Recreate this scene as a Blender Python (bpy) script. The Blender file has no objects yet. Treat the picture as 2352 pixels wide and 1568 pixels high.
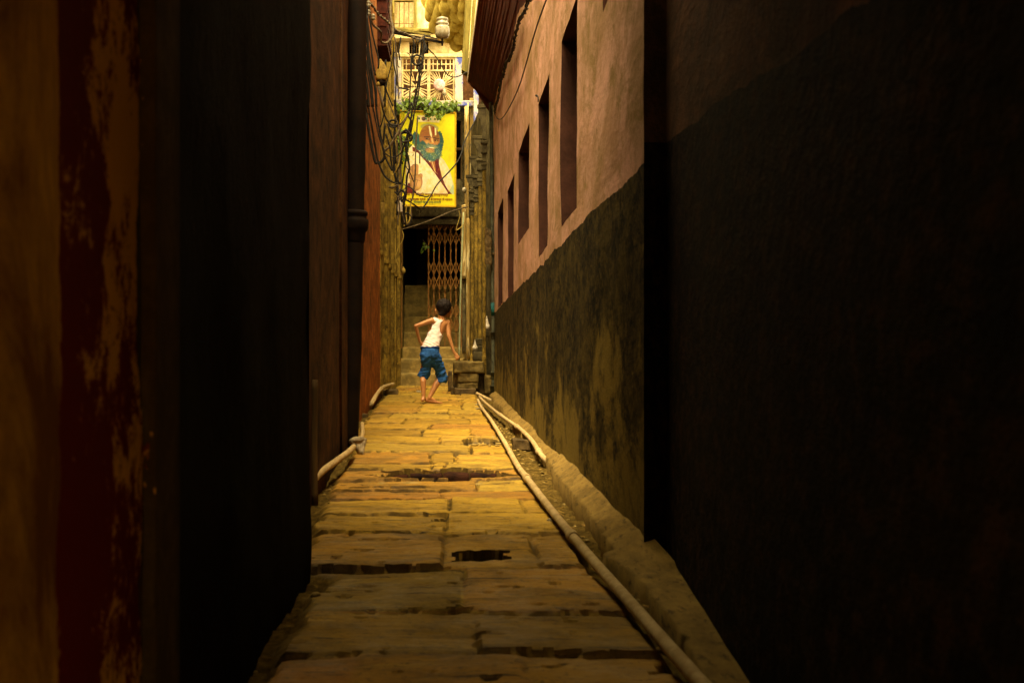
import bpy, bmesh, math, random
import numpy as np
from mathutils import Vector, noise, Matrix

sc = bpy.context.scene
C = sc.collection
R = math.radians
random.seed(7)
rnd = random.Random(11)

# ---------------------------------------------------------------- camera
FPX, VX, VY, CAMH = 2613.0, 1045.0, 808.0, 0.60
cam_d = bpy.data.cameras.new('camera'); cam = bpy.data.objects.new('camera', cam_d); C.objects.link(cam)
cam.location = (0, 0, CAMH); cam.rotation_euler = (R(90), 0, 0)
cam_d.sensor_width = 36; cam_d.lens = 40.0
cam_d.shift_x = (1176 - VX) / 2352; cam_d.shift_y = (VY - 784) / 2352
cam_d.clip_start = 0.05; cam_d.clip_end = 500
cam_d.dof.use_dof = True; cam_d.dof.focus_distance = 11.0; cam_d.dof.aperture_fstop = 8.0
sc.camera = cam

# ---------------------------------------------------------------- world, sun, exposure
SUN_EL, SUN_AZ = 68.0, 196.0          # azimuth measured clockwise from +Y (behind the camera)
w = bpy.data.worlds.new('World'); sc.world = w; w.use_nodes = True
nt = w.node_tree; nt.nodes.clear()
sky = nt.nodes.new('ShaderNodeTexSky'); sky.sky_type = 'NISHITA'; sky.sun_disc = False
sky.sun_elevation = R(SUN_EL); sky.sun_rotation = R(SUN_AZ)
hs = nt.nodes.new('ShaderNodeHueSaturation'); hs.inputs['Saturation'].default_value = 0.35
mx = nt.nodes.new('ShaderNodeMixRGB'); mx.blend_type = 'MULTIPLY'; mx.inputs[0].default_value = 1
mx.inputs[2].default_value = (1.0, 0.76, 0.37, 1)
bg = nt.nodes.new('ShaderNodeBackground'); bg.inputs['Strength'].default_value = 0.15
wo = nt.nodes.new('ShaderNodeOutputWorld')
nt.links.new(sky.outputs[0], hs.inputs['Color']); nt.links.new(hs.outputs[0], mx.inputs[1])
nt.links.new(mx.outputs[0], bg.inputs[0]); nt.links.new(bg.outputs[0], wo.inputs[0])
sd = bpy.data.lights.new('sun', 'SUN'); sd.energy = 0.85; sd.angle = R(25); sd.color = (1.0, 0.80, 0.50)
sun = bpy.data.objects.new('sun', sd); C.objects.link(sun)
az, el = R(SUN_AZ), R(SUN_EL)
tos = Vector((math.sin(az) * math.cos(el), math.cos(az) * math.cos(el), math.sin(el)))
sun.rotation_euler = tos.to_track_quat('Z', 'Y').to_euler()
sc.view_settings.view_transform = 'Standard'; sc.view_settings.look = 'None'
sc.view_settings.gamma = 1; sc.view_settings.exposure = 3.6
sc.cycles.max_bounces = 10; sc.cycles.diffuse_bounces = 7

# ---------------------------------------------------------------- helpers
def P(px, py, Y): return Vector(((px - VX) * Y / FPX, Y, CAMH - (py - VY) * Y / FPX))
def conv(x0, y0, s): return lambda x, y: ((x0 + x / s) / 1.7415, (y0 + y / s) / 1.7415)
R1 = conv(1450, 0, 3.485); R2 = conv(1450, 400, 3.485); R4 = conv(1400, 0, 3.7333); R5 = conv(1400, 400, 3.1367)
RB = conv(1500, 1150, 3.137); R3 = conv(1500, 800, 3.485); RR = conv(1800, 0, 1.5678)
def fl(px, py): return P(px, py, FPX * CAMH / (py - VY))       # a point on the floor
def nz(v, s=1.0): return noise.noise(Vector(v) * s)

def srgb(r, g, b):
    f = lambda c: (c / 255 / 12.92) if c <= 10 else ((c / 255 + .055) / 1.055) ** 2.4
    return (f(r), f(g), f(b), 1)

class NT:
    def __init__(s, name):
        s.m = bpy.data.materials.new(name); s.m.use_nodes = True; s.t = s.m.node_tree
        s.b = s.t.nodes['Principled BSDF']; s.b.inputs['Roughness'].default_value = .9
        s.b.inputs['Specular IOR Level'].default_value = .25
        s.geo = s.t.nodes.new('ShaderNodeNewGeometry').outputs['Position']
    def n(s, k): return s.t.nodes.new(k)
    def l(s, a, b): s.t.links.new(a, b)
    def noise(s, scale, st=(1, 1, 1), detail=5, rough=.6, dist=0, off=(0, 0, 0), vec=None):
        mp = s.n('ShaderNodeMapping'); mp.inputs['Scale'].default_value = st; mp.inputs['Location'].default_value = off
        s.l(vec or s.geo, mp.inputs[0])
        t = s.n('ShaderNodeTexNoise'); t.inputs['Scale'].default_value = scale; t.inputs['Detail'].default_value = detail
        t.inputs['Roughness'].default_value = rough; t.inputs['Distortion'].default_value = dist
        s.l(mp.outputs[0], t.inputs['Vector']); return t.outputs[0]
    def ramp(s, f, stops, interp='LINEAR'):
        r = s.n('ShaderNodeValToRGB'); r.color_ramp.interpolation = interp; e = r.color_ramp.elements
        while len(e) < len(stops): e.new(.5)
        for i, (p, c) in enumerate(stops):
            e[i].position = p; e[i].color = c if hasattr(c, '__len__') and len(c) == 4 else ((*c, 1) if hasattr(c, '__len__') else (c, c, c, 1))
        s.l(f, r.inputs[0]); return r.outputs[0]
    def mix(s, f, a, b, mode='MIX'):
        m = s.n('ShaderNodeMixRGB'); m.blend_type = mode
        for i, v in ((0, f), (1, a), (2, b)):
            if isinstance(v, (int, float)): m.inputs[i].default_value = v if i == 0 else (v, v, v, 1)
            elif isinstance(v, tuple): m.inputs[i].default_value = v if len(v) == 4 else (*v, 1)
            else: s.l(v, m.inputs[i])
        return m.outputs[0]
    def math(s, op, a, b=0.0, clamp=False):
        m = s.n('ShaderNodeMath'); m.operation = op; m.use_clamp = clamp
        for i, v in ((0, a), (1, b)):
            if isinstance(v, (int, float)): m.inputs[i].default_value = v
            else: s.l(v, m.inputs[i])
        return m.outputs[0]
    def xyz(s):
        x = s.n('ShaderNodeSeparateXYZ'); s.l(s.geo, x.inputs[0]); return x.outputs
    def col(s, c):
        if isinstance(c, tuple): s.b.inputs['Base Color'].default_value = c if len(c) == 4 else (*c, 1)
        else: s.l(c, s.b.inputs['Base Color'])
    def bump(s, h, strength=.4, dist=.01):
        b = s.n('ShaderNodeBump'); b.inputs['Strength'].default_value = strength; b.inputs['Distance'].default_value = dist
        s.l(h, b.inputs['Height']); s.l(b.outputs[0], s.b.inputs['Normal'])

def wallmat(name, a, b, lo=None, dado=1.15, slope=0, *, mud=None, stain=(.05, .04, .02), stn=.5, streak=5, bmp=.5):
    t = NT(name)
    st = t.noise(streak * .9, (1, .32, .75), 10, .80, .6)
    pa = t.noise(2.2, (1, .5, 1), 6, .7, .5)
    fi = t.noise(40, (1, .6, .8), 5, .75)
    c = t.mix(t.ramp(st, [(.43, 0.0), (.58, 1.0)]), a, b)
    s2 = t.noise(10, (1, .40, .6), 10, .82, .4, (3, 7, 1))
    c = t.mix(t.math('MULTIPLY', t.ramp(s2, [(.49, 0.0), (.61, 1.0)]), stn), c, stain)
    c = t.mix(t.ramp(pa, [(.38, .6), (.58, 0.0)]), c, stain)
    h = t.math('ADD', t.math('MULTIPLY', fi, .5), pa); t.b.inputs['Specular IOR Level'].default_value = .05
    if lo:
        z = t.xyz()[2]
        e = t.noise(2.2, (1, 1, .2), 5, .62, 0, (5, 1, 0))
        zz = t.math('ADD', z, t.math('MULTIPLY', t.math('SUBTRACT', e, .5), .075))
        if slope: zz = t.math('SUBTRACT', zz, t.math('MULTIPLY', t.math('SUBTRACT', t.xyz()[1], 3.3), slope))
        f = t.ramp(zz, [(0, 1.0), (1, 1.0)])
        cmp_ = t.math('LESS_THAN', zz, dado)
        ls = t.noise(9, (1, .34, .6), 10, .82, .4, (1, 9, 2))
        lf = t.noise(34, (1, .4, .6), 7, .8)
        lc = t.mix(t.ramp(ls, [(.44, 0.0), (.58, 1.0)]), lo[0], lo[1])
        lc = t.mix(t.ramp(lf, [(.48, 0.0), (.62, .7)]), lc, lo[2])
        mz = t.math('SUBTRACT', t.math('MULTIPLY', t.noise(5, (1, .35, .5), 10, .80, .3, (9, 9, 9)), 5.0), t.math('ADD', z, 1.95))
        if mud: lc = t.mix(t.ramp(mz, [(.0, .0), (.55, .85)]), lc, mud)
        c = t.mix(cmp_, c, lc)
        h = t.math('ADD', h, t.math('MULTIPLY', cmp_, .12))
    t.col(c); t.bump(h, bmp, .02); return t.m

def plain(name, a, b=None, scale=8, rough=.85, st=(1, 1, 1), bmp=.3, metal=0, spec=.07, fine=40):
    t = NT(name); b = b or tuple(x * .6 for x in a[:3])
    c = t.mix(t.ramp(t.noise(scale, st, 6, .7), [(.43, 0.0), (.58, 1.0)]), a, b)
    c = t.mix(t.ramp(t.noise(fine, st, 4, .7, 0, (4, 4, 4)), [(.4, 0.0), (.8, .35)]), c, tuple(x * .35 for x in b[:3]))
    t.col(c); t.bump(t.noise(fine * .7, st, 5, .7), bmp, .006)
    t.b.inputs['Roughness'].default_value = rough; t.b.inputs['Metallic'].default_value = metal
    t.b.inputs['Specular IOR Level'].default_value = spec
    return t.m

def tag(o, label=None, cat=None, group=None, kind=None):
    if label: o['label'] = label
    if cat: o['category'] = cat
    if group: o['group'] = group
    if kind: o['kind'] = kind
    return o
def empty(name, loc, label, cat, group=None):
    o = bpy.data.objects.new(name, None); C.objects.link(o); o.location = loc; o.empty_display_size = .1
    return tag(o, label, cat, group)
def link(name, me, m, parent=None, smooth=False):
    if m: me.materials.append(m)
    if smooth:
        for p in me.polygons: p.use_smooth = True
    o = bpy.data.objects.new(name, me); C.objects.link(o)
    if parent:
        o.parent = parent
        pp = parent; off = Vector((0, 0, 0))
        while pp: off += pp.location; pp = pp.parent
        for v in me.vertices: v.co -= off
    return o
def obj(name, bm, m, parent=None, smooth=False):
    me = bpy.data.meshes.new(name); bmesh.ops.recalc_face_normals(bm, faces=bm.faces); bm.to_mesh(me); bm.free()
    return link(name, me, m, parent, smooth)
def NB(): return bmesh.new()
def box(bm, x0, x1, y0, y1, z0, z1, bev=0, jit=0):
    r = bmesh.ops.create_cube(bm, size=1); vs = r['verts']
    bmesh.ops.scale(bm, vec=(abs(x1 - x0), abs(y1 - y0), abs(z1 - z0)), verts=vs)
    bmesh.ops.translate(bm, vec=((x0 + x1) / 2, (y0 + y1) / 2, (z0 + z1) / 2), verts=vs)
    if jit:
        for v in vs: v.co += Vector((rnd.uniform(-jit, jit), rnd.uniform(-jit, jit), rnd.uniform(-jit, jit)))
    if bev:
        es = list({e for v in vs for e in v.link_edges})
        bmesh.ops.bevel(bm, geom=es, offset=bev, segments=2, affect='EDGES', profile=.6)
def rough_block(bm, x0, x1, y0, y1, z0, z1, amp=.012, res=.03, seed=0):
    """a weathered stone block: a subdivided box pushed in and out"""
    b2 = bmesh.new(); nx = max(2, int((x1 - x0) / res)); ny = max(2, int((y1 - y0) / res)); nz_ = max(2, int((z1 - z0) / res))
    n = max(3, min(16, max(nx, ny, nz_)))
    bmesh.ops.create_cube(b2, size=1); bmesh.ops.subdivide_edges(b2, edges=b2.edges, cuts=n, use_grid_fill=True)
    cx, cy, cz = (x0 + x1) / 2, (y0 + y1) / 2, (z0 + z1) / 2
    for v in b2.verts:
        c = v.co.copy(); q = Vector((abs(c.x), abs(c.y), abs(c.z))) * 2
        e = sorted(q)[1]                                    # near an edge -> rounder
        k = 1 - max(0, e - .8) * .12
        c *= k
        p = Vector((cx + c.x * (x1 - x0), cy + c.y * (y1 - y0), cz + c.z * (z1 - z0)))
        s = Vector((seed * 3.1, seed, seed * 1.7))
        d = noise.noise(p * 9 + s) * amp + noise.noise(p * 28 + s) * amp * .5
        nn = Vector((math.copysign(q.x ** 6, c.x), math.copysign(q.y ** 6, c.y), math.copysign(q.z ** 6, c.z)))
        v.co = p + (nn.normalized() if nn.length > 0 else nn) * d
    me = bpy.data.meshes.new('t'); b2.to_mesh(me); b2.free(); bm.from_mesh(me); bpy.data.meshes.remove(me)
def smooth_path(pts, n=6):
    pts = [Vector(p) for p in pts]
    if len(pts) < 3: return pts
    q = [pts[0] * 2 - pts[1]] + pts + [pts[-1] * 2 - pts[-2]]; out = []
    for i in range(1, len(q) - 2):
        a, b, c, d = q[i - 1], q[i], q[i + 1], q[i + 2]
        for k in range(n):
            t = k / n
            out.append(.5 * ((2 * b) + (c - a) * t + (2 * a - 5 * b + 4 * c - d) * t * t + (3 * b - a - 3 * c + d) * t ** 3))
    out.append(pts[-1]); return out
def tube(bm, pts, r, sides=7, n=6, cap=True, wob=0):
    path = smooth_path(pts, n)
    rr = r if hasattr(r, '__len__') else [r, r]
    rings = []; up = Vector((0.13, .2, 1)).normalized()
    L = len(path)
    for i, p in enumerate(path):
        t = (path[min(i + 1, L - 1)] - path[max(i - 1, 0)]).normalized()
        a = t.cross(up)
        if a.length < 1e-3: a = t.cross(Vector((1, 0, 0)))
        a.normalize(); b = t.cross(a).normalized()
        f = i / (L - 1) * (len(rr) - 1); k = min(int(f), len(rr) - 2); rad = rr[k] + (rr[k + 1] - rr[k]) * (f - k)
        if wob: rad *= 1 + wob * noise.noise(p * 30)
        rings.append([bm.verts.new(p + (a * math.cos(u) + b * math.sin(u)) * rad) for u in (2 * math.pi * j / sides for j in range(sides))])
    for i in range(len(rings) - 1):
        for j in range(sides):
            bm.faces.new((rings[i][j], rings[i][(j + 1) % sides], rings[i + 1][(j + 1) % sides], rings[i + 1][j]))
    if cap: bm.faces.new(rings[0][::-1]); bm.faces.new(rings[-1])
def lathe(bm, c, prof, sides=24, ax='z', sc_=1):
    """prof: (radius, height) pairs round a vertical axis through c"""
    rings = []
    for r, h in prof:
        rings.append([bm.verts.new(Vector(c) + Vector((math.cos(u) * r, math.sin(u) * r, h))) for u in (2 * math.pi * j / sides for j in range(sides))])
    for i in range(len(rings) - 1):
        for j in range(sides):
            bm.faces.new((rings[i][j], rings[i][(j + 1) % sides], rings[i + 1][(j + 1) % sides], rings[i + 1][j]))
    bm.faces.new(rings[0][::-1]); bm.faces.new(rings[-1])
def bar(bm, a, b, w_, d):
    """flat bar from a to b in a frontal plane, w_ wide, d deep along Y"""
    a, b = Vector(a), Vector(b); t = (b - a).normalized(); s = Vector((t.z, 0, -t.x)) * w_ / 2; y = Vector((0, d / 2, 0))
    v = [bm.verts.new(p) for p in (a - s - y, a + s - y, a + s + y, a - s + y, b - s - y, b + s - y, b + s + y, b - s + y)]
    for f in ((0, 1, 2, 3), (7, 6, 5, 4), (0, 4, 5, 1), (1, 5, 6, 2), (2, 6, 7, 3), (3, 7, 4, 0)): bm.faces.new([v[i] for i in f])
def cuts(a, b, step, extra=()):
    n = max(1, int((b - a) / step)); s = sorted(set([round(a + (b - a) * i / n, 4) for i in range(n + 1)] + [round(e, 4) for e in extra if a <= e <= b]))
    out = [s[0]]; ex = {round(e, 4) for e in extra}
    for v in s[1:]:
        if v - out[-1] < step * .3 and v not in ex: continue
        if v - out[-1] < step * .3 and v in ex and out[-1] not in ex and len(out) > 1: out[-1] = v; continue
        out.append(v)
    if out[-1] != s[-1]: out.append(s[-1])
    return out
def wall_grid(bm, p0, p1, z0, z1, holes=(), depth=.14, side=1, step=.11, amp=.012, jag=0, hmat=0):
    """plaster wall face from p0 to p1 (x,Y), holes = (s0,s1,z0,z1) along the length; recess towards side*normal"""
    a, b = Vector((*p0, 0)), Vector((*p1, 0)); L = (b - a).length; t = (b - a) / L; n = Vector((t.y, -t.x, 0)) * side
    S = cuts(0, L, step, [h[0] for h in holes] + [h[1] for h in holes]); Z = cuts(z0, z1, step * 1.3, [h[2] for h in holes] + [h[3] for h in holes])
    def pt(s, z, d=0):
        p = a + t * s + Vector((0, 0, z))
        k = noise.noise(p * .9) * amp + noise.noise(p * 3.3) * amp * .5 + noise.noise(p * 11) * amp * .18
        return p + n * (d + k)
    V = {}
    def gv(i, j):
        if (i, j) not in V: V[i, j] = bm.verts.new(pt(S[i], Z[j]))
        return V[i, j]
    for i in range(len(S) - 1):
        for j in range(len(Z) - 1):
            ms, mz = (S[i] + S[i + 1]) / 2, (Z[j] + Z[j + 1]) / 2
            if any(h[0] < ms < h[1] and h[2] < mz < h[3] for h in holes): continue
            bm.faces.new((gv(i, j), gv(i + 1, j), gv(i + 1, j + 1), gv(i, j + 1)))
    for h in holes:
        q = [(h[0], h[2]), (h[1], h[2]), (h[1], h[3]), (h[0], h[3])]
        for k in range(4):
            (s0, a0), (s1, a1) = q[k], q[(k + 1) % 4]; N = 6
            for m in range(N):
                u0, u1 = m / N, (m + 1) / N
                A = (s0 + (s1 - s0) * u0, a0 + (a1 - a0) * u0); B = (s0 + (s1 - s0) * u1, a0 + (a1 - a0) * u1)
                bm.faces.new([bm.verts.new(x) for x in (pt(*A), pt(*B), pt(*B, depth), pt(*A, depth))]).material_index = hmat
    return pt
def backing(bm, p0, p1, z0, z1, d0, d1, side=1):
    a, b = Vector((*p0, 0)), Vector((*p1, 0)); t = (b - a).normalized(); n = Vector((t.y, -t.x, 0)) * side
    v = [bm.verts.new(x) for z in (z0, z1) for x in (a + n * d0 + Vector((0, 0, z)), b + n * d0 + Vector((0, 0, z)), b + n * d1 + Vector((0, 0, z)), a + n * d1 + Vector((0, 0, z)))]
    for f in ((3, 2, 1, 0), (4, 5, 6, 7), (0, 1, 5, 4), (1, 2, 6, 5), (2, 3, 7, 6), (3, 0, 4, 7)): bm.faces.new([v[i] for i in f])

# ---------------------------------------------------------------- materials
M = {}
M['pink'] = wallmat('pink_limewash', (.56, .31, .22), (.38, .21, .12), ((.005, .004, .002), (.045, .032, .008), (.085, .060, .013)), 1.15, mud=(.185, .13, .024), stain=(.20, .13, .04), stn=.8, bmp=.45)
M['pinknear'] = wallmat('shaded_near_limewash', (.17, .078, .036), (.07, .034, .016), ((.001, .001, .0005), (.012, .008, .003), (.045, .022, .007)), 1.21, .10, stain=(.03, .02, .01), stn=.6, bmp=.9)  # darker copy of the pink limewash; the passage shade is in its colour
M['reveal'] = plain('shaded_pink_reveal', (.055, .022, .013), (.032, .013, .008), 3)  # the pink wall colour with the recess shade painted in
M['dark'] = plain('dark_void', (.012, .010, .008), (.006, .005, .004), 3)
M['orange'] = wallmat('red_ochre_limewash', (.40, .135, .026), (.24, .080, .018), stain=(.06, .030, .010), stn=.8, streak=9, bmp=.8)
M['brown'] = wallmat('brown_soot_plaster', (.085, .037, .012), (.040, .018, .006), stain=(.008, .005, .003), stn=.8, streak=7, bmp=.9)
M['ochre'] = wallmat('ochre_limewash', (.34, .225, .038), (.17, .105, .018), stain=(.025, .017, .006), stn=.85, streak=9, bmp=.8)
M['grime'] = wallmat('grimy_stone', (.17, .14, .065), (.09, .072, .03), stain=(.015, .012, .006), stn=.85, streak=5, bmp=.8)
M['cream'] = wallmat('cream_plaster', (.70, .58, .32), (.56, .42, .17), stain=(.16, .11, .035), stn=.6, streak=3)
M['bluewhite'] = NT('blue_and_white_peeling_paint')
t = M['bluewhite']; c = t.mix(t.ramp(t.noise(2.6, (1, 1, .8), 6, .7), [(.46, 0.0), (.56, 1.0)]), (.42, .38, .30), (.06, .08, .30))
t.col(t.mix(t.ramp(t.noise(9, (1, 1, .4), 7, .7), [(.52, 0.0), (.6, 1.0)]), c, (.45, .38, .20))); t.bump(t.noise(20), .4); M['bluewhite'] = t.m
t = NT('peeling_cream_over_ochre'); c = t.mix(t.ramp(t.noise(10, (1, 1, .12), 7, .7), [(.42, 0.0), (.5, 1.0)]), (.55, .44, .20), (.24, .155, .035))
t.col(t.mix(t.ramp(t.noise(17, (1, 1, .2), 6, .7), [(.55, 0.0), (.62, 1.0)]), c, (.09, .07, .04))); t.bump(t.noise(20), .5); M['peel'] = t.m
M['plinth'] = plain('plinth_stone', (.17, .12, .035), (.075, .052, .016), 7, bmp=.9, fine=24)
M['stone'] = plain('carved_grey_stone', (.085, .068, .030), (.045, .035, .016), 7, bmp=.6, fine=30)
M['step'] = plain('ochre_step_stone', (.36, .255, .075), (.20, .145, .045), 5, bmp=.7, fine=26)
M['brick'] = plain('dark_brick', (.115, .075, .028), (.05, .036, .016), 8, bmp=.9, fine=30)
M['rust'] = plain('rusty_brown_paint', (.38, .18, .045), (.24, .11, .028), 20, .8, bmp=.3, fine=90)
M['pipe'] = plain('cast_iron_soot', (.011, .006, .003), (.005, .003, .002), 6, .75, bmp=.5)
M['pvc'] = plain('dusty_conduit', (.50, .37, .17), (.36, .25, .10), 14, .7, bmp=.25, fine=70)
M['gpipe'] = plain('grey_green_pipe', (.085, .09, .055), (.045, .045, .03), 9, .6, bmp=.3)
M['teal'] = plain('teal_paint', (.02, .12, .11), (.015, .07, .07), 9, .6)
M['wood'] = plain('weathered_wood', (.16, .10, .035), (.08, .05, .02), 9, st=(1, 1, .1))
M['olive'] = plain('olive_painted_wood', (.19, .15, .035), (.10, .08, .02), 9, st=(1, 1, .15))
M['maroon'] = plain('maroon_boards', (.10, .033, .020), (.06, .02, .012), 9, st=(1, .15, 1))
M['white'] = plain('white_paint', (.70, .62, .48), (.5, .42, .28), 12)
M['darkred'] = plain('dark_red_shutter', (.065, .016, .009), (.03, .009, .006), 9)
M['cable'] = plain('black_cable', (.008, .007, .005), (.016, .013, .009), 20, .6, spec=.15)
M['cablegrey'] = plain('dusty_grey_cable', (.15, .11, .06), (.06, .045, .025), 20, .6)
M['cableyel'] = plain('old_yellow_cable', (.40, .30, .06), (.25, .17, .04), 20, .6)
M['porcelain'] = plain('porcelain', (.32, .28, .18), (.18, .15, .08), 12, .35, spec=.5)
M['bag'] = plain('yellow_plastic', (.34, .23, .045), (.17, .11, .025), 16, .55)
M['stem'] = plain('stem', (.07, .055, .02))
M['bamboo'] = plain('grey_green_pole', (.27, .29, .15), (.19, .19, .09), 14, st=(1, 1, .2))
t = NT('leaf'); t.col(t.mix(t.ramp(t.noise(14), [(.3, 0.0), (.7, 1.0)]), (.020, .055, .004), (.12, .17, .008)))
t.b.inputs['Roughness'].default_value = .5; t.b.inputs['Transmission Weight'].default_value = 0; M['leaf'] = t.m
# ================================================================ GROUND
ROWS = [1.0, 1.45, 1.84, 2.27, 2.63, 3.19, 3.76, 4.24, 4.65, 4.92, 5.30, 5.86, 6.2, 6.8, 7.5, 8.2, 8.9, 9.6, 10.4, 11.2, 11.9, 12.8, 13.6]
while ROWS[-1] < 21: ROWS.append(ROWS[-1] + rnd.uniform(.5, .9))
XL = lambda Y: np.interp(Y, [1, 3.1, 3.2, 4.3, 7.5, 8, 15, 21], [-.40, -.40, -.5, -.545, -.69, -.78, -.98, -1.06])
XR = lambda Y: np.interp(Y, [1, 2, 3.3, 5, 8, 11, 15, 21], [.44, .43, .37, .34, .31, .28, .28, .28])
SPL = {3: [(.05)], 4: [(.02)], 5: [(-.04), (.24)], 6: [(-.03)], 7: [(-.02), (.27)], 8: [(-.06)], 9: [(.10)],
       10: [], 11: [(-.12), (-.05)], 12: [(-.14), (.0)], 13: [(.10)], 14: [(-.1)], 15: [(-.25), (.12)], 16: [(-.2)]}
def vnoise(X, Y, s, seed):
    """cheap numpy value noise"""
    x = X * s + seed * 17.13; y = Y * s + seed * 5.71
    xi = np.floor(x).astype(np.int64); yi = np.floor(y).astype(np.int64); fx = x - xi; fy = y - yi
    fx = fx * fx * (3 - 2 * fx); fy = fy * fy * (3 - 2 * fy)
    def h(a, b):
        n = (a * 374761393 + b * 668265263 + seed * 1442695) & 0x7fffffff
        n = ((n ^ (n >> 13)) * 1274126177) & 0x7fffffff
        return ((n ^ (n >> 16)) & 0xffff) / 65535.0
    return (h(xi, yi) * (1 - fx) + h(xi + 1, yi) * fx) * (1 - fy) + (h(xi, yi + 1) * (1 - fx) + h(xi + 1, yi + 1) * fx) * fy
def fbm(X, Y, s, seed, o=4):
    r = 0; a = .5; t_ = 0
    for k in range(o): r = r + a * vnoise(X, Y, s * 2 ** k, seed + k); t_ += a; a *= .55
    return r / t_ - .5
Yv = np.concatenate([np.arange(.6, 6.4, .011), np.arange(6.4, 12, .019), np.arange(12, 21.6, .036)])
Xv = np.arange(-1.22, .66, .011)
X, Y = np.meshgrid(Xv, Yv)
Yj = Y + .10 * fbm(X, Y, 1.6, 3) + .06 * fbm(X, Y, 7, 9) + .02 * fbm(X, Y, 24, 19)
row = np.clip(np.searchsorted(ROWS, Yj) - 1, 0, len(ROWS) - 2)
RW = np.array(ROWS)
dy = np.minimum(Yj - RW[row], RW[row + 1] - Yj)
H = np.zeros_like(X); tint = np.zeros_like(X); edge = np.full_like(X, 9.0)
for r in range(len(ROWS) - 1):
    m = row == r
    if not m.any(): continue
    ym = (ROWS[r] + ROWS[r + 1]) / 2; xl, xr = float(XL(ym)), float(XR(ym)); q = random.Random(r * 13 + 5)
    sp = SPL.get(r)
    if sp is None:
        sp = []; x = xl + q.uniform(.2, .6)
        while x < xr - .15: sp.append(x); x += q.uniform(.3, .62)
    bs = [xl] + list(sp) + [xr]
    Xj = X[m] + .035 * fbm(X[m], Y[m], 3.5, 20) + .012 * fbm(X[m], Y[m], 22, 31)
    k = np.clip(np.searchsorted(bs, Xj) - 1, 0, len(bs) - 2)
    nb = len(bs) - 1
    oh = np.array([q.uniform(-.005, .005) for _ in range(nb)]); ty = np.array([q.uniform(-.008, .008) for _ in range(nb)]); tx = np.array([q.uniform(-.025, .025) for _ in range(nb)])
    tn = np.array([q.random() for _ in range(nb)]); B = np.array(bs)
    H[m] = oh[k] + ty[k] * (Y[m] - ym) + tx[k] * (Xj - (B[k] + B[k + 1]) / 2)
    fr = (Yj[m] - ROWS[r]) / (ROWS[r + 1] - ROWS[r]); am = np.array([q.uniform(.0, .006) * (1.9 if q.random() < .25 else 1) for _ in range(nb)])
    H[m] += am[k] * (1 - 2 * fr) 
    tint[m] = tn[k]
    dx = np.minimum(np.abs(Xj - B[k]), np.abs(B[k + 1] - Xj))
    edge[m] = np.minimum(dx * 1.0, dy[m])
wdt = .006 + .007 * np.clip(fbm(X, Y, 3, 44) * 3, 0, 1) + .035 * np.clip(fbm(X, Y, 6, 144, 5) * 3 - .4, 0, 1) ** 1.5 + .014 * np.clip(fbm(X, Y, 1.4, 160, 4) * 4 - .3, 0, 1) * np.clip((Y - 3) / 3, 0, 1)
crack = np.clip((wdt - edge) / .006, 0, 1) * np.clip(fbm(X, Y, 4.5, 171, 4) * 5 + 1.0, .35, 1) * np.clip((Y - 2.2) / 2.4, .22, 1)
round_ = np.exp(-(np.clip(edge - wdt, 0, 1) / .010)) * .002
H = H - crack * (.010 + .024 * np.clip(fbm(X, Y, 5, 50) + .5, 0, 1)) - round_
lam = fbm(X * .55, Y, 11, 61, 4)                                  # layered sandstone: terraces across the slabs
pits = np.clip(fbm(X, Y, 15, 201, 3) - .24, 0, .05) * .22
H = H - pits + np.round(lam * 7) / 7 * .008 + fbm(X, Y, 30, 70, 3) * .003 + fbm(X, Y, 3, 77) * .008
def hole(cx, cy, rx, ry, dep, seed, p=4, am=.5, fq=9):
    global H, crack
    d = (np.abs((X - cx) / rx) ** p + np.abs((Y - cy) / ry) ** p) ** (1 / p) + fbm(X, Y, fq, seed, 5) * am
    f = np.clip((1 - d) / .035, 0, 1); H = H - f * (dep + fbm(X, Y, 24, seed + 2) * .035); crack = np.maximum(crack, np.clip((.97 - d) / .02, 0, 1))
hole(-.05, 5.58, .32, .27, .20, 91, 4, .6)          # long broken trench with the brick course
hole(.075, 3.36, .075, .10, .12, 92, 2, 1.3, 20)          # hole in the middle distance
hole(-.055, 4.13, .020, .045, .05, 93)
hole(.17, 7.65, .12, .28, .05, 94)
hole(-.30, 5.05, .20, .05, .02, 95)
# dirt outside the slabs
xl_, xr_ = XL(Y), XR(Y)
e = fbm(X, Y, 7, 101) * .09
dR = np.clip((X - xr_ + e) / .03, 0, 1); dL = np.clip((xl_ + .07 - X + e) / .03, 0, 1); dirt = np.maximum(dR, dL)
Hd = -.030 + fbm(X, Y, 9, 110) * .055 + fbm(X, Y, 35, 112) * .022 - .02 * dR
H = H * (1 - dirt) + Hd * dirt
grime = np.clip(crack * 1.3, 0, 1)  # dark of the joints, plus painted shade inside the holes
ny, nx = X.shape
me = bpy.data.meshes.new('alley_paving')
co = np.stack([X, Y, H], -1).reshape(-1, 3).astype(np.float32)
idx = np.arange(ny * nx).reshape(ny, nx)
F = np.stack([idx[:-1, :-1], idx[:-1, 1:], idx[1:, 1:], idx[1:, :-1]], -1).reshape(-1, 4)
me.vertices.add(len(co)); me.vertices.foreach_set('co', co.ravel())
me.loops.add(F.size); me.loops.foreach_set('vertex_index', F.ravel().astype(np.int32))
me.polygons.add(len(F)); me.polygons.foreach_set('loop_start', (np.arange(len(F)) * 4).astype(np.int32))
me.polygons.foreach_set('loop_total', np.full(len(F), 4, np.int32)); me.update(); me.validate()
at = me.attributes.new('slab', 'FLOAT_COLOR', 'POINT')
at.data.foreach_set('color', np.stack([tint, grime, dirt, np.ones_like(X)], -1).astype(np.float32).ravel())
t = NT('worn_sandstone_slabs')
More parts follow.
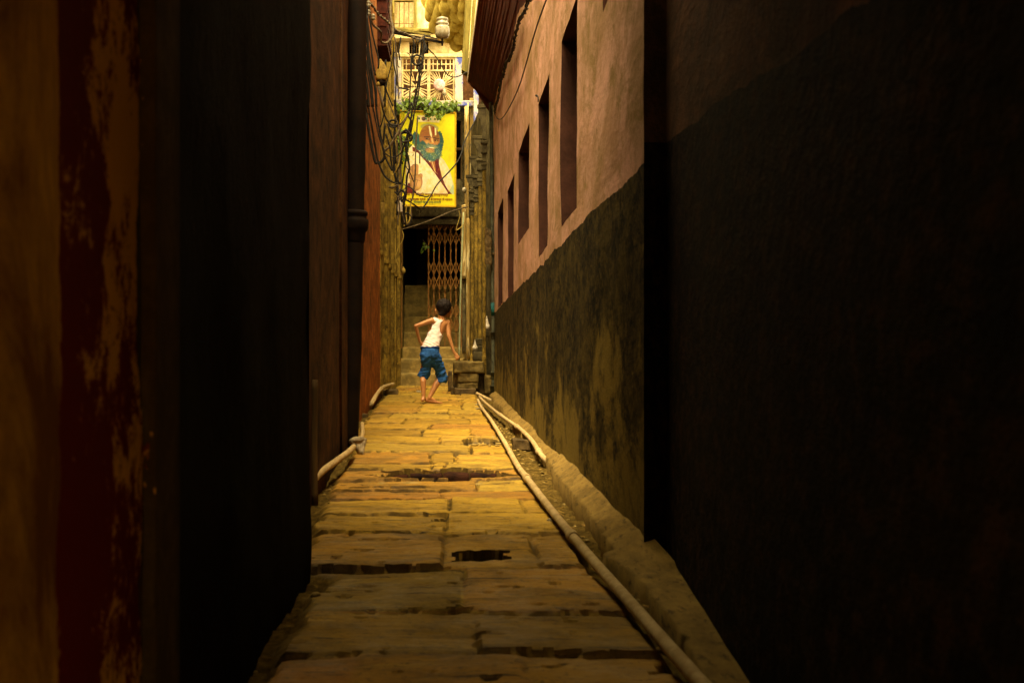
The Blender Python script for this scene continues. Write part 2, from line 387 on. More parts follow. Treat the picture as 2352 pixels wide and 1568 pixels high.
a_ = t.n('ShaderNodeAttribute'); a_.attribute_name = 'slab'; sp_ = t.n('ShaderNodeSeparateColor'); t.l(a_.outputs['Color'], sp_.inputs[0])
ti, gap_dark, di = sp_.outputs
c = t.ramp(ti, [(0, (.26, .150, .014)), (.3, (.40, .245, .022)), (.55, (.34, .155, .020)), (.8, (.44, .285, .034)), (1, (.22, .140, .018))])
c = t.mix(t.ramp(t.noise(3.5, (.8, 1.2, 1), 8, .75, .8), [(.44, .0), (.62, .75)]), c, (.12, .072, .014))
c = t.mix(t.ramp(t.noise(9, (.5, 2.5, 1), 6, .7, .3, (3, 3, 3)), [(.55, .0), (.72, .5)]), c, (.55, .35, .05))
c = t.mix(t.ramp(t.noise(60, (1, 1, 1), 5, .8), [(.54, .0), (.64, .7)]), c, (.07, .05, .02))
c = t.mix(t.ramp(t.noise(14, (.25, 2.2, 1), 6, .75, .2, (8, 1, 3)), [(.56, .0), (.62, .85)]), c, (.05, .03, .008))
c = t.mix(t.math('MULTIPLY', gap_dark, .95), c, (.012, .008, .003))
zd = t.math('MULTIPLY', t.math('ADD', t.xyz()[2], .06), 10); zf_ = t.math('MULTIPLY', t.ramp(zd, [(.20, 1.0), (.38, 0.0)]), t.math('SUBTRACT', 1.0, di, True)); c = t.mix(t.math('MULTIPLY', zf_, .96), c, (.010, .006, .003))  # low spots coloured near black, standing for shade down in the holes
nn_ = t.n('ShaderNodeNewGeometry'); sx_ = t.n('ShaderNodeSeparateXYZ'); t.l(nn_.outputs['Normal'], sx_.inputs[0]); c = t.mix(t.ramp(sx_.outputs[2], [(.35, .75), (.85, .0)]), c, (.060, .038, .011))  # steep slab sides coloured darker, standing for their shade
dn = t.ramp(t.noise(28, (1, 1, 1), 6, .75), [(.35, (.030, .020, .006)), (.6, (.12, .078, .018)), (.78, (.28, .19, .05))])
c = t.mix(di, c, dn)
t.col(c); t.bump(t.math('ADD', t.noise(70, (.6, 1.5, 1), 6, .75), t.math('MULTIPLY', t.noise(14, (.5, 2, 1), 5, .7), 1.5)), .6, .006)
t.l(t.ramp(t.noise(5, (1, 1, 1), 6, .7, 0, (6, 6, 6)), [(.4, .48), (.6, .85)]), t.b.inputs['Roughness']); t.l(t.math('MULTIPLY', t.math('SUBTRACT', 1.0, di, True), .13), t.b.inputs['Specular IOR Level'])
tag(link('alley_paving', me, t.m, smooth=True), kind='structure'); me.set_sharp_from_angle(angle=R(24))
bm = NB(); box(bm, -40, 40, -40, 60, -.6, -.35); tag(obj('ground', bm, M['brick']), kind='structure')
bm = NB()                                                         # ground under buildings, behind the camera and up to the paving sheet
box(bm, -4, 4, -9, .62, -.3, -.015); tag(obj('rear_alley_floor', bm, M['step']), kind='structure')

# brick course in the trench
bm = NB(); x = -.38
while x < .24:
    wd = rnd.uniform(.13, .17); rough_block(bm, x, x + wd, 5.79, 5.90, -.16, -.022 + rnd.uniform(-.006, .004), .010, .02, x * 10); x += wd + .008
M['redbrick'] = plain('shaded_red_brick', (.040, .014, .006), (.015, .007, .004), 10, bmp=.9)  # brick colour darkened for the shade of the overhanging slab
o = obj('brick_course', bm, M['redbrick'], smooth=True)
tag(o, 'row of red bricks, darkened as if shaded, exposed in the long broken trench across the paving', 'brick course')
# plank lying at the lip of the trench
bm = NB(); rough_block(bm, -.40, .16, 5.18, 5.27, -.05, -.004, .016, .03, 3)
tag(obj('stone_strip', bm, M['step'], smooth=True), 'long narrow broken stone strip on the near lip of the trench', 'stone strip')

# mortar skirt along the right wall
ys = np.arange(-.5, 15.6, .03); me = bpy.data.meshes.new('mortar_skirt'); vs = []; fs = []
NK = 12
for i, y in enumerate(ys):
    wl = float(np.interp(y, [-.6, 1.2, 2.1, 3.1, 3.34], [.46, .475, .535, .60, .55]))
    h = float(np.interp(y, [3.1, 3.4], [.012, .078])) + (.02 if y > 3.3 else .006) * nz((y * .7, 0, 0)) + (.012 if y > 3.3 else .003) * nz((y * 2.6, 3, 0)); wd = .085 + .03 * nz((y * .8, 9, 0)) + .016 * nz((y * 3, 5, 0))
    if y < 3.32: wd += max(0, (y - 2.4)) * .05
    g = 1.0
    if 6.0 < y < 8.1: g = .55 + .5 * abs(nz((y * 4, 1, 1)))        # broken stretch
    for k in range(NK):
        u = k / (NK - 1)
        xx = wl + .02 - (wd * g + .02) * u; zz = (h * (1 - u * .82)) * (1 if g == 1 else .9)
        if k == NK - 1: zz = -.06; xx += .012
        xx += .003 * nz((y * 16, k * .8, 3)) + ((.03 * nz((y * 17, 4, 3)) + .015 * nz((y * 41, 4, 3))) * (k / NK) ** 4); zz += .003 * nz((y * 9, k * .5, 8))
        vs.append((xx, y, zz))
for i in range(len(ys) - 1):
    for k in range(NK - 1):
        a = i * NK + k; fs.append((a, a + 1, a + NK + 1, a + NK))
me.from_pydata(vs, [], fs); me.update()
t = NT('mortar'); c = t.mix(t.ramp(t.noise(7, (2, 1, 1), 7, .7), [(.35, 0.0), (.65, 1.0)]), (.24, .155, .038), (.12, .078, .02))
c = t.mix(t.ramp(t.noise(22, (2, .6, 1), 6, .75), [(.55, 0.0), (.64, .8)]), c, (.05, .033, .012)); t.b.inputs['Specular IOR Level'].default_value = .08; t.col(c); t.bump(t.noise(22, (2, .8, 1), 8, .8), .5, .012)
o = link('mortar_skirt', me, t.m, smooth=True); tag(o, 'rough mortar skirting along the foot of the pink and black wall', 'mortar skirt')

# ================================================================ RIGHT BUILDING
rb = empty('pink_building', (1.0, 8, 0), 'long pink limewashed building with black lower wall and slit windows', 'building')
WIN = [(3.5, 4.23, 1.86, 3.1), (5.10, 5.87, 1.245, 2.20), (6.68, 7.52, 1.225, 2.235), (8.45, 9.72, 1.52, 2.30), (10.57, 11.78, 1.15, 2.26), (12.95, 14.5, 1.16, 2.36)]
bm = NB(); wall_grid(bm, (.55, 3.3), (.55, 16.2), -.1, 5.3, [(a - 3.3, b - 3.3, c_, d_) for a, b, c_, d_ in WIN], .16, 1, .10, hmat=1)
backing(bm, (.55, 3.36), (.55, 16.15), -.2, 5.28, .20, 3.2); backing(bm, (.55, 3.3), (.55, 16.2), 5.29, 5.34, -.02, 3)
pw = obj('wall', bm, M['pink'], rb, True); pw.data.materials.append(M['reveal'])
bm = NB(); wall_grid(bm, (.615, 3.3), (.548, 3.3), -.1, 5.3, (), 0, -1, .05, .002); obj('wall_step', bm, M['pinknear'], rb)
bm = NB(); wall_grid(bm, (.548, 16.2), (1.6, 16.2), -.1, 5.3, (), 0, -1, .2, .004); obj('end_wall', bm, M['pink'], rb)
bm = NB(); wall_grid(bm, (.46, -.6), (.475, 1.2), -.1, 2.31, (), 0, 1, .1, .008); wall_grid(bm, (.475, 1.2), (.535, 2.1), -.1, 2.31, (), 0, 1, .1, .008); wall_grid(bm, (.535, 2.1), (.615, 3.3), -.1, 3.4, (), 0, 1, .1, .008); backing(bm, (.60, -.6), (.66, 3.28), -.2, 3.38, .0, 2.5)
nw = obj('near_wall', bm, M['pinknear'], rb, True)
for a, b, c_, d_ in WIN:
    bm = NB(); box(bm, .70, .745, a - .02, b + .02, c_ - .02, d_ + .02)
    n_ = 3; wd = (b - a) / n_
    for k in range(n_): box(bm, .686, .70, a + k * wd + .012, a + (k + 1) * wd - .012, c_ + .02, d_ - .02, .003)
    obj('window_shutter', bm, M['reveal'], rb)

# ================================================================ PASSAGE BUILDING (unseen cover added for shade) and the unseen light block behind
pb = empty('passage_building', (-1, 0, 0), 'near building with an unseen cover added to shade the alley, its peeling red and ochre wall close by', 'building')
t = NT('peeling_red_and_ochre_wall')
x, y, z = t.xyz()
yy = t.math('ADD', y, t.math('MULTIPLY', t.math('SUBTRACT', t.noise(9, (1, 1, .35), 6, .7), .5), .10))
f = t.math('DIVIDE', t.math('SUBTRACT', yy, .9), 1.0)
t.b.inputs['Specular IOR Level'].default_value = .03; pe = t.noise(13, (1, 1, .8), 9, .82, .25)
och = t.mix(t.ramp(t.noise(5, (1, 1, .4), 7, .75, .6), [(.38, 0.0), (.62, 1.0)]), (.80, .44, .05), (.22, .085, .016))
pe2 = t.math('ADD', t.math('ADD', t.math('MULTIPLY', pe, .6), t.math('MULTIPLY', t.noise(3.5, (1, 1, .6), 4, .6, 0, (2, 2, 2)), .4)), t.math('MULTIPLY', t.math('SUBTRACT', f, .41), .35))
red = t.mix(t.ramp(pe2, [(.50, 0.0), (.53, 1.0)]), (.17, .012, .004), (.80, .42, .06))
brn = t.mix(t.ramp(pe, [(.45, 0.0), (.7, 1.0)]), (.075, .045, .015), (.14, .09, .03))
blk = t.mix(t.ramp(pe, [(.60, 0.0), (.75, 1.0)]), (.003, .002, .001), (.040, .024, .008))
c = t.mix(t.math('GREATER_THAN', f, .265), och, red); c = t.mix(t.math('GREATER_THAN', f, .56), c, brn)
c = t.mix(t.ramp(f, [(.66, 0.0), (.76, 1.0)]), c, blk); t.b.inputs['Specular IOR Level'].default_value = .03  # far stretch coloured black in place of a recess's shade
t.col(c); t.bump(t.math('ADD', pe, t.noise(40, (1, 1, .5), 5, .7)), .8, .01)
bm = NB(); wall_grid(bm, (-.40, -.6), (-.40, 3.12), -.1, 3.41, (), 0, -1, .04, .018); wall_grid(bm, (-.40, 3.12), (-1.2, 3.12), -.1, 3.41, (), 0, -1, .1, .004)
box(bm, -3, -.42, -.6, 3.10, -.2, 3.4)
obj('side_wall', bm, t.m, pb, True)
bm = NB(); box(bm, -3.2, 3.2, -.65, 2.9, 2.305, 4.4); obj('unseen_shade_cover', bm, M['brown'], pb)  # unseen block, added and sized to keep the near alley dark
# ribs and pilaster step on the near wall
bm = NB()
for y0, y1, d in ((1.47, 1.60, .014),):
    box(bm, -.43, -.40 + d, y0, y1, -.05, 2.3, .004)
obj('plaster_rib', bm, t.m, pb)
bm = NB(); box(bm, -3.5, 3.5, -8, -4.2, -.2, 5); box(bm, -3.5, -1.2, -4.2, -1.62, -.2, 3); box(bm, 1.2, 3.5, -4.2, -1.62, -.2, 3)  # unseen, added to block the sun and shape light from behind
tag(obj('rear_light_block', bm, M['ochre']), 'unseen ochre block added behind the viewer to shape the light', 'building')

# ================================================================ LEFT BUILDINGS
lb = empty('brown_building', (-1.5, 5, 0), 'sooty brown plastered building on the left before the big drainpipe', 'building')
bm = NB(); wall_grid(bm, (-.50, 3.0), (-.72, 7.7), -.1, 3.2, (), 0, -1, .1, .008); wall_grid(bm, (-.72, 7.7), (-1.3, 7.7), -.1, 3.2, (), 0, -1, .15, .004)
backing(bm, (-.50, 3.0), (-.72, 7.68), -.2, 3.19, .03, 2.5, -1); obj('wall', bm, M['brown'], lb, True)
bm = NB(); wall_grid(bm, (-.655, 6.6), (-.70, 7.55), -.1, 3.1, (), 0, -1, .1, .006); backing(bm, (-.655, 6.6), (-.70, 7.55), -.2, 3.1, .004, .05, -1)
obj('pilaster', bm, M['brown'], lb, True)
# leaning wooden post at the near end
bm = NB()
p = P(716, 1155, 4.6); tube(bm, [P(723, 1160, 4.55), P(721, 1000, 4.55), P(722, 872, 4.55)], .014, 8, wob=.1)
tag(obj('wooden_post', bm, M['wood'], smooth=True), 'short thin weathered post standing against the brown wall', 'post')
ob = empty('orange_building', (-1.8, 12, 0), 'red ochre limewashed building beyond the big drainpipe', 'building')
bm = NB(); wall_grid(bm, (-.80, 7.9), (-1.0, 15.2), -.1, 5.5, (), 0, -1, .12, .012); wall_grid(bm, (-1.0, 15.2), (-1.5, 15.2), -.1, 5.5, (), 0, -1, .15, .004)
backing(bm, (-.80, 7.9), (-1.0, 15.18), -.2, 5.49, .03, 2.5, -1); obj('wall', bm, M['orange'], ob, True)
bm = NB(); box(bm, -1.15, -.845, 14.2, 15.0, 4.42, 6.1); 
for k in range(12): box(bm, -.85, -.832, 14.24, 14.96, 4.5 + k * .13, 4.58 + k * .13)
for k in range(10): box(bm, -1.1, -.86, 14.185, 14.2, 4.5 + k * .16, 4.6 + k * .16)
obj('shutter_box', bm, M['darkred'], ob)
bm = NB(); box(bm, -.985, -.955, 13.6, 13.75, -.05, 6.1, .01); obj('corner_strip', bm, M['orange'], ob)

yb = empty('ochre_building', (-1.8, 18, 0), 'narrow ochre building with vertical pilasters beside the gate', 'building')
bm = NB(); wall_grid(bm, (-1.02, 15.2), (-1.10, 20.9), -.1, 6.6, [(.7, 1.35, -.05, 1.75)], .12, -1, .12, .01)
backing(bm, (-1.02, 15.2), (-1.10, 20.9), -.2, 6.59, .14, 2.5, -1); obj('wall', bm, M['ochre'], yb, True)
for y0, wd, d, h in ((15.25, .3, .03, 6.4), (16.75, .22, .05, 6.4), (17.7, .35, .035, 6.4), (18.8, .2, .06, 6.2), (19.6, .3, .07, 4.6), (20.2, .2, .12, 3.4)):
    xx = -1.02 - (y0 - 15.2) / 5.7 * .08
    bm = NB(); box(bm, xx - .02, xx + d, y0, y0 + wd, -.05, h, .008); box(bm, xx - .02, xx + d + .02, y0 - .02, y0 + wd + .02, 1.9, 1.96, .006)
    obj('pilaster', bm, M['ochre'], yb)
bm = NB(); box(bm, -1.19, -1.15, 15.85, 16.6, 0, 1.74); obj('door', bm, M['darkred'], yb)
bm = NB(); box(bm, -.98, -.965, 19.3, 19.33, 2.25, 2.42, .003)
# small fittings
def fitting(name, region, x, y, Yd, w_, h, m, label, cat):
    p = P(*region(x, y), Yd); bm = NB(); box(bm, p.x - w_ / 2, p.x + w_ / 2, Yd - .012, Yd + .012, p.z - h / 2, p.z + h / 2, .004)
    box(bm, p.x - w_ * .12, p.x + w_ * .12, Yd - .017, Yd - .011, p.z + h * .25, p.z + h * .38); box(bm, p.x - w_ * .12, p.x + w_ * .12, Yd - .017, Yd - .011, p.z - h * .38, p.z - h * .25)
    tag(obj(name, bm, m), label, cat)
bm.free()
fitting('switch_plate', R5, 410, 1355, 14.6, .045, .14, M['bag'], 'small yellowed switch plate on the corner of the ochre wall', 'switch')
fitting('junction_box', R5, 628, 1333, 13.2, .055, .13, M['white'], 'small white junction box hanging at the foot of the cable tangle', 'junction box')

# big cast iron drainpipe
dp = empty('drainpipe', (-.66, 7.4, 0), 'thick black cast iron drainpipe on the left wall with one bulging collar', 'drainpipe')
bm = NB(); tube(bm, [P(800, 1030, 7.4), P(808, 800, 7.4), P(813, 520, 7.4), P(817, 250, 7.4), P(819, -200, 7.4)], [.062, .064, .066, .068, .068], 28, 6, wob=.05)
obj('pipe', bm, M['pipe'], dp, True)
c0 = P(813, 545, 7.4); bm = NB()
lathe(bm, c0, [(.064, -.04), (.072, -.02), (.076, .03), (.088, .045), (.094, .06), (.096, .10), (.092, .115), (.084, .12), (.082, .135), (.090, .145), (.090, .16), (.080, .17), (.066, .175)], 32)
obj('collar', bm, M['pipe'], dp, True)
bm = NB(); box(bm, c0.x - .16, c0.x - .03, 7.36, 7.46, c0.z + .05, c0.z + .14, .01); obj('bracket', bm, M['pipe'], dp)
# ================================================================ BACK BUILDING (gate house)
YB = 20.6
def B(px, py, Yd=YB): return P(px, py, Yd)
gb = empty('gate_building', (-.4, YB, 0), 'grimy stone building closing the alley with gateway, stairs and balcony', 'building')
ox0, ox1 = B(923, 0).x, B(1066, 0).x; oz0, oz1 = .0, B(0, 512).z
bm = NB()
wp = wall_grid(bm, (-2.4, YB + .35), (2.2, YB + .35), -.1, 4.95, [(ox0 + 2.4, ox1 + 2.4, -.05, oz1), (B(1048, 0).x + 2.4, B(1062, 0).x + 2.4, B(0, 405).z, B(0, 268).z)], .35, -1, .12, .012)
box(bm, -2.4, ox0 - .02, YB + .72, YB + 1.2, -.1, 4.9); box(bm, ox1 + .02, 2.2, YB + .72, YB + 1.2, -.1, 4.9); box(bm, ox0, ox1, YB + .72, YB + 1.2, oz1 + .01, 4.9)
obj('wall', bm, M['grime'], gb, True)
# lintel mouldings
bm = NB(); rough_block(bm, -1.12, .30, YB + .26, YB + .5, oz1, oz1 + .12, .006, .05, 1); obj('lintel', bm, M['stone'], gb, True)
bm = NB(); rough_block(bm, -1.12, .30, YB + .24, YB + .5, oz1 + .135, oz1 + .36, .006, .05, 2); obj('cornice', bm, M['grime'], gb, True)
# jambs
bm = NB(); box(bm, ox0 - .14, ox0, YB + .1, YB + .5, -.05, oz1 + .0, .01); obj('jamb', bm, M['olive'], gb)
# passage interior with rising stairs
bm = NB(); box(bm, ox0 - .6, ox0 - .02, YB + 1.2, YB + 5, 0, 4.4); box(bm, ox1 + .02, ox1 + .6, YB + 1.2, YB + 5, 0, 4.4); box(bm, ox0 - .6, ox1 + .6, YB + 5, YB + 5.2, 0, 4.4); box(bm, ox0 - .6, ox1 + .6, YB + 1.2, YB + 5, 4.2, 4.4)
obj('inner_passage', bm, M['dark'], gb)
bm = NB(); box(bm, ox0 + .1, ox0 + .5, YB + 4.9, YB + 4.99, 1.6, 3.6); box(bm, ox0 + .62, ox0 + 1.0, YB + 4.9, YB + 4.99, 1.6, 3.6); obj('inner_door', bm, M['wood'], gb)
# steps
zz = 0; prev = YB
ST = [(YB - .25, 857, -1.10, .05), (YB + .02, 823, -1.10, .23), (YB + .30, 797, -1.12, .25)]
for i, (yd, py, xa, xb) in enumerate(ST):
    z1 = B(0, py, yd).z; bm = NB(); rough_block(bm, xa, xb, yd, yd + .62, -.1 if i == 0 else ST_z - .03, z1, .014, .05, i + 4); ST_z = z1
    obj('step', bm, M['step'], gb, True)
yd = YB + .78
for i, py in enumerate((763, 727, 699, 671, 655)):
    z1 = P(0, py, yd).z; bm = NB(); rough_block(bm, ox0 - .05, ox1 + .05, yd, yd + .45, ST_z - .05, z1, .01, .05, i + 14); ST_z = z1
    obj('step', bm, M['step'], gb, True); yd += .22
bm = NB(); box(bm, ox0 - .05, ox1 + .05, yd, YB + 5, ST_z - .3, ST_z - .02); obj('landing', bm, M['stone'], gb)

# collapsible gate (drawn half across)
yg = YB + .40
cg = empty('collapsible_gate', (0, yg, .7), 'rusty brown collapsible lattice gate drawn half across the doorway', 'gate')
zt, zb_ = P(0, 512, yg).z, P(0, 796, yg).z
xs = [P(R3(v, 0)[0], 0, yg).x for v in (745, 820, 897, 975, 1055, 1130, 1205, 1250)]
for xv in xs:
    bm = NB()
    box(bm, xv - .011, xv - .003, yg - .012, yg + .012, zb_, zt); box(bm, xv + .003, xv + .011, yg - .012, yg + .012, zb_, zt); box(bm, xv - .011, xv + .011, yg + .006, yg + .012, zb_, zt)
    obj('upright', bm, M['rust'], cg)
tiers = [(270, 440), (440, 625), (850, 1040), (1050, 1240), (1450, 1640), (1650, 1830)]
for (ya, yb_) in tiers:
    za, zb2 = P(0, R3(0, ya)[1], yg).z, P(0, R3(0, yb_)[1], yg).z
    bm = NB()
    for i in range(len(xs) - 1):
        bar(bm, (xs[i], yg - .018, za), (xs[i + 1], yg - .018, zb2), .017, .004); bar(bm, (xs[i + 1], yg - .026, za), (xs[i], yg - .026, zb2), .017, .004)
        for zz_ in (za, zb2): lathe(bm, (xs[i], yg - .03, zz_), [(.007, -.007), (.007, .007)], 8)
    obj('lattice', bm, M['rust'], cg)
bm = NB(); box(bm, ox0, xs[-1] + .02, yg - .02, yg + .02, zb_ - .035, zb_ - .002); obj('bottom_rail', bm, M['rust'], cg)
bm = NB(); box(bm, ox0, xs[-1] + .02, yg - .02, yg + .02, zt + .002, zt + .04); obj('top_rail', bm, M['rust'], cg)
fg = empty('folded_gate', (ox0 - .05, YB + .3, .6), 'folded rusty gate leaf stacked against the left doorpost', 'gate')
for k in range(6):
    xk = ox0 - .115 + k * .021; bm = NB(); box(bm, xk, xk + .013, YB - .02 + k * .012, YB + .03 + k * .012, ST and .66, 2.85, .002); obj('upright', bm, M['rust'], fg)

# padlock-like yellow knob by the doorpost
bm = NB(); p = P(*R3(395, 985), YB - .06); lathe(bm, p, [(.01, -.055), (.034, -.045), (.042, -.01), (.036, .03), (.016, .045), (.010, .07)], 14)
tag(obj('padlock', bm, M['bag'], smooth=True), 'yellow padlock hanging from the left doorpost', 'padlock')

# ---- balcony
zf = B(0, 238).z
bm = NB(); rough_block(bm, -1.14, .36, YB - .25, YB + .9, zf - .10, zf, .008, .06, 8); obj('balcony_slab', bm, M['bluewhite'], gb, True)
yp = YB - .2
jal = [(923, 985), (985, 1044)]
for (pa, pc) in jal:
    xa, xb = P(pa, 0, yp).x, P(pc, 0, yp).x; zt2, zm, zb3 = P(0, 133, yp).z, P(0, 163, yp).z, P(0, 237, yp).z
    bm = NB(); w_ = .028; dd = .05
    for q in (xa + w_ / 2, xb - w_ / 2): bar(bm, (q, yp, zb3), (q, yp, zt2), w_, dd)
    for q in (zb3 + w_ / 2, zm, zt2 - w_ / 2): bar(bm, (xa, yp - .002, q), (xb, yp - .002, q), w_, dd)
    xm = (xa + xb) / 2; zc = (zb3 + zm) / 2
    for ex, ez in [(xa, zm), (xb, zm), (xa, zb3), (xb, zb3)]:
        bar(bm, (xm, yp + .001, zc), (ex, yp + .001, ez), .03, dd - .01)
    for f_ in (.25, .5, .75):
        for sx in (-1, 1):
            ex = xa if sx < 0 else xb
            bar(bm, (xm + sx * .05, yp + .003, zc + (zm - zc) * (1 - f_) * .25), (ex, yp + .003, zc + (zm - zc) * (1 - f_) * 1.0), .017, dd - .014)
            bar(bm, (xm + sx * .05, yp + .003, zc - (zc - zb3) * (1 - f_) * .25), (ex, yp + .003, zc - (zc - zb3) * (1 - f_) * 1.0), .017, dd - .014)
            bar(bm, (xm + sx * (xb - xm) * f_ * .3, yp + .004, zm - .02 - (zm - zc) * .55), (xm + sx * (xb - xm) * f_, yp + .004, zm - .01), .015, dd - .016)
            bar(bm, (xm + sx * (xb - xm) * f_ * .3, yp + .004, zb3 + .02 + (zm - zc) * .55), (xm + sx * (xb - xm) * f_, yp + .004, zb3 + .01), .015, dd - .016)
    for k in range(1, 6):
        q = xa + (xb - xa) * k / 6; bar(bm, (q, yp + .002, zm), (q, yp + .002, zt2), .016, dd - .012)
    bar(bm, (xa, yp + .003, (zm + zt2) / 2), (xb, yp + .003, (zm + zt2) / 2), .016, dd - .02)
    obj('lattice_screen', bm, M['cream'], gb)
for pa, pc, pt_ in ((905, 922, 123), (1045, 1063, 128)):
    bm = NB(); a_, b_ = P(pa, pt_, yp), P(pc, 237, yp); rough_block(bm, a_.x, b_.x, yp - .05, yp + .07, b_.z, a_.z, .006, .04, pa); obj('balcony_post', bm, M['bluewhite'], gb, True)
bm = NB(); a_, b_ = P(905, 126, yp), P(1064, 133, yp); rough_block(bm, a_.x, b_.x, yp - .06, yp + .07, b_.z, a_.z, .006, .04, 66); obj('handrail', bm, M['cream'], gb, True)
# upper facade behind the balcony
yu = YB + .9
def U(px, py): return P(px, py, yu)
bm = NB(); hs_ = []
for (a_, b_, c_, d_) in ((905, 918, 97, 240), (940, 962, 97, 240), (966, 984, 97, 240), (906, 950, -60, 66)):
    A, Bq = U(a_, d_), U(b_, c_); hs_.append((A.x + 2.6, Bq.x + 2.6, max(A.z, zf + .02), Bq.z))
wall_grid(bm, (-2.6, yu), (2.2, yu), zf, 12, hs_, .25, -1, .14, .01); box(bm, -2.6, 2.2, yu + .6, yu + .9, zf, 11.95)
obj('upper_wall', bm, M['cream'], gb, True)
for (a_, b_, c_, d_) in ((905, 918, 97, 240), (940, 962, 97, 240), (966, 984, 97, 240)):
    A, Bq = U(a_, d_), U(b_, c_); bm = NB(); box(bm, A.x - .02, Bq.x + .02, yu + .26, yu + .28, zf, Bq.z + .02); o = obj('window', bm, M['dark'], gb)
    bm = NB()
    for k in range(1, 4): q = A.x + (Bq.x - A.x) * k / 4; tube(bm, [(q, yu + .05, zf + .01), (q, yu + .05, Bq.z)], .008, 6)
    obj('window_bar', bm, M['wood'], o)
# tall barred window at the top: frame, bars, pale blind behind
A, Bq = U(906, 66), U(950, -60)
bm = NB(); box(bm, A.x, Bq.x, yu + .2, yu + .22, A.z, Bq.z); o = obj('window_blind', bm, M['cream'], gb)
bm = NB()
for k in range(1, 4): q = A.x + (Bq.x - A.x) * k / 4; tube(bm, [(q, yu + .03, A.z), (q, yu + .03, Bq.z)], .009, 6)
tube(bm, [(A.x, yu + .03, A.z + .1), (Bq.x, yu + .03, A.z + .1)], .007, 6); obj('window_bar', bm, M['wood'], o)
bm = NB(); C_ = U(957, 70)
box(bm, A.x - .07, A.x, yu - .06, yu + .04, A.z, Bq.z); box(bm, Bq.x, C_.x, yu - .06, yu + .04, A.z, Bq.z); box(bm, A.x - .07, C_.x, yu - .075, yu + .04, A.z - .07, A.z - .001)
box(bm, A.x, Bq.x, yu - .06, yu + .04, A.z + .505, A.z + .56); obj('window_frame', bm, M['olive'], gb)
bm = NB(); wall_grid(bm, (-1.5, yu - .04), (.6, yu - .04), zf, U(0, 135).z, (), 0, -1, .12, .006); box(bm, -1.5, .6, yu - .035, yu - .005, zf, U(0, 135).z); obj('rear_shade_panel', bm, M['brown'], gb)  # dark panel added so the screen gaps read as shaded
for py, hh, dd in ((76, .05, .30), (86, .08, .22)):
    A = U(897, py); Bq = U(1000 if py < 80 else 1040, py); bm = NB(); rough_block(bm, A.x, Bq.x, yu - dd, yu, A.z - hh, A.z, .004, .05, py); obj('ledge', bm, M['olive' if py < 80 else 'cream'], gb, True)
# dark window beside the sign
a_, b_ = B(1048, 405), B(1062, 268)
bm = NB(); box(bm, a_.x - .01, b_.x + .01, YB + .66, YB + .7, a_.z - .01, b_.z + .01); o = obj('window', bm, M['dark'], gb)
bm = NB(); box(bm, a_.x, b_.x, YB + .3, YB + .4, B(0, 335).z - .02, B(0, 335).z + .02); box(bm, b_.x - .03, b_.x + .0, YB + .32, YB + .4, a_.z, b_.z); obj('window_frame', bm, M['wood'], gb)

# ---- peeled pilaster to the right of the sign
fb = empty('temple_building', (.5, 18.5, 0), 'old carved stone facade of fluted columns and brackets beyond the pink wall', 'building')
def flat(pxa, pxb, pya, pyb, Yd, dep, m, name, amp=.008, sd_=1):
    a_, b_ = P(pxa, pyb, Yd), P(pxb, pya, Yd); bm = NB(); rough_block(bm, a_.x, b_.x, Yd, Yd + dep, a_.z, b_.z, amp, .04, sd_); return obj(name, bm, m, fb, True)
flat(1067, 1077, 232, 560, 20.35, .3, M['peel'], 'pilaster', sd_=2); flat(1078.5, 1087, 225, 470, 20.45, .25, M['peel'], 'pilaster', sd_=3)
flat(1088, 1099, 180, 330, 20.2, .2, M['bluewhite'], 'pilaster', sd_=4)
flat(1060, 1070, 470, 640, 20.1, .3, M['peel'], 'pilaster', sd_=5); flat(1071, 1079, 500, 825, 19.9, .3, M['peel'], 'pilaster', sd_=6)
flat(1062, 1070, 640, 812, 20.2, .4, M['grime'], 'pilaster', sd_=7)
bm = NB(); a_, b_ = (.54, 16.25), (.29, 20.5); wall_grid(bm, a_, b_, -.1, 4.6, (), 0, 1, .12, .012); backing(bm, a_, b_, -.2, 4.59, .03, 2.0); obj('wall', bm, M['grime'], fb, True)
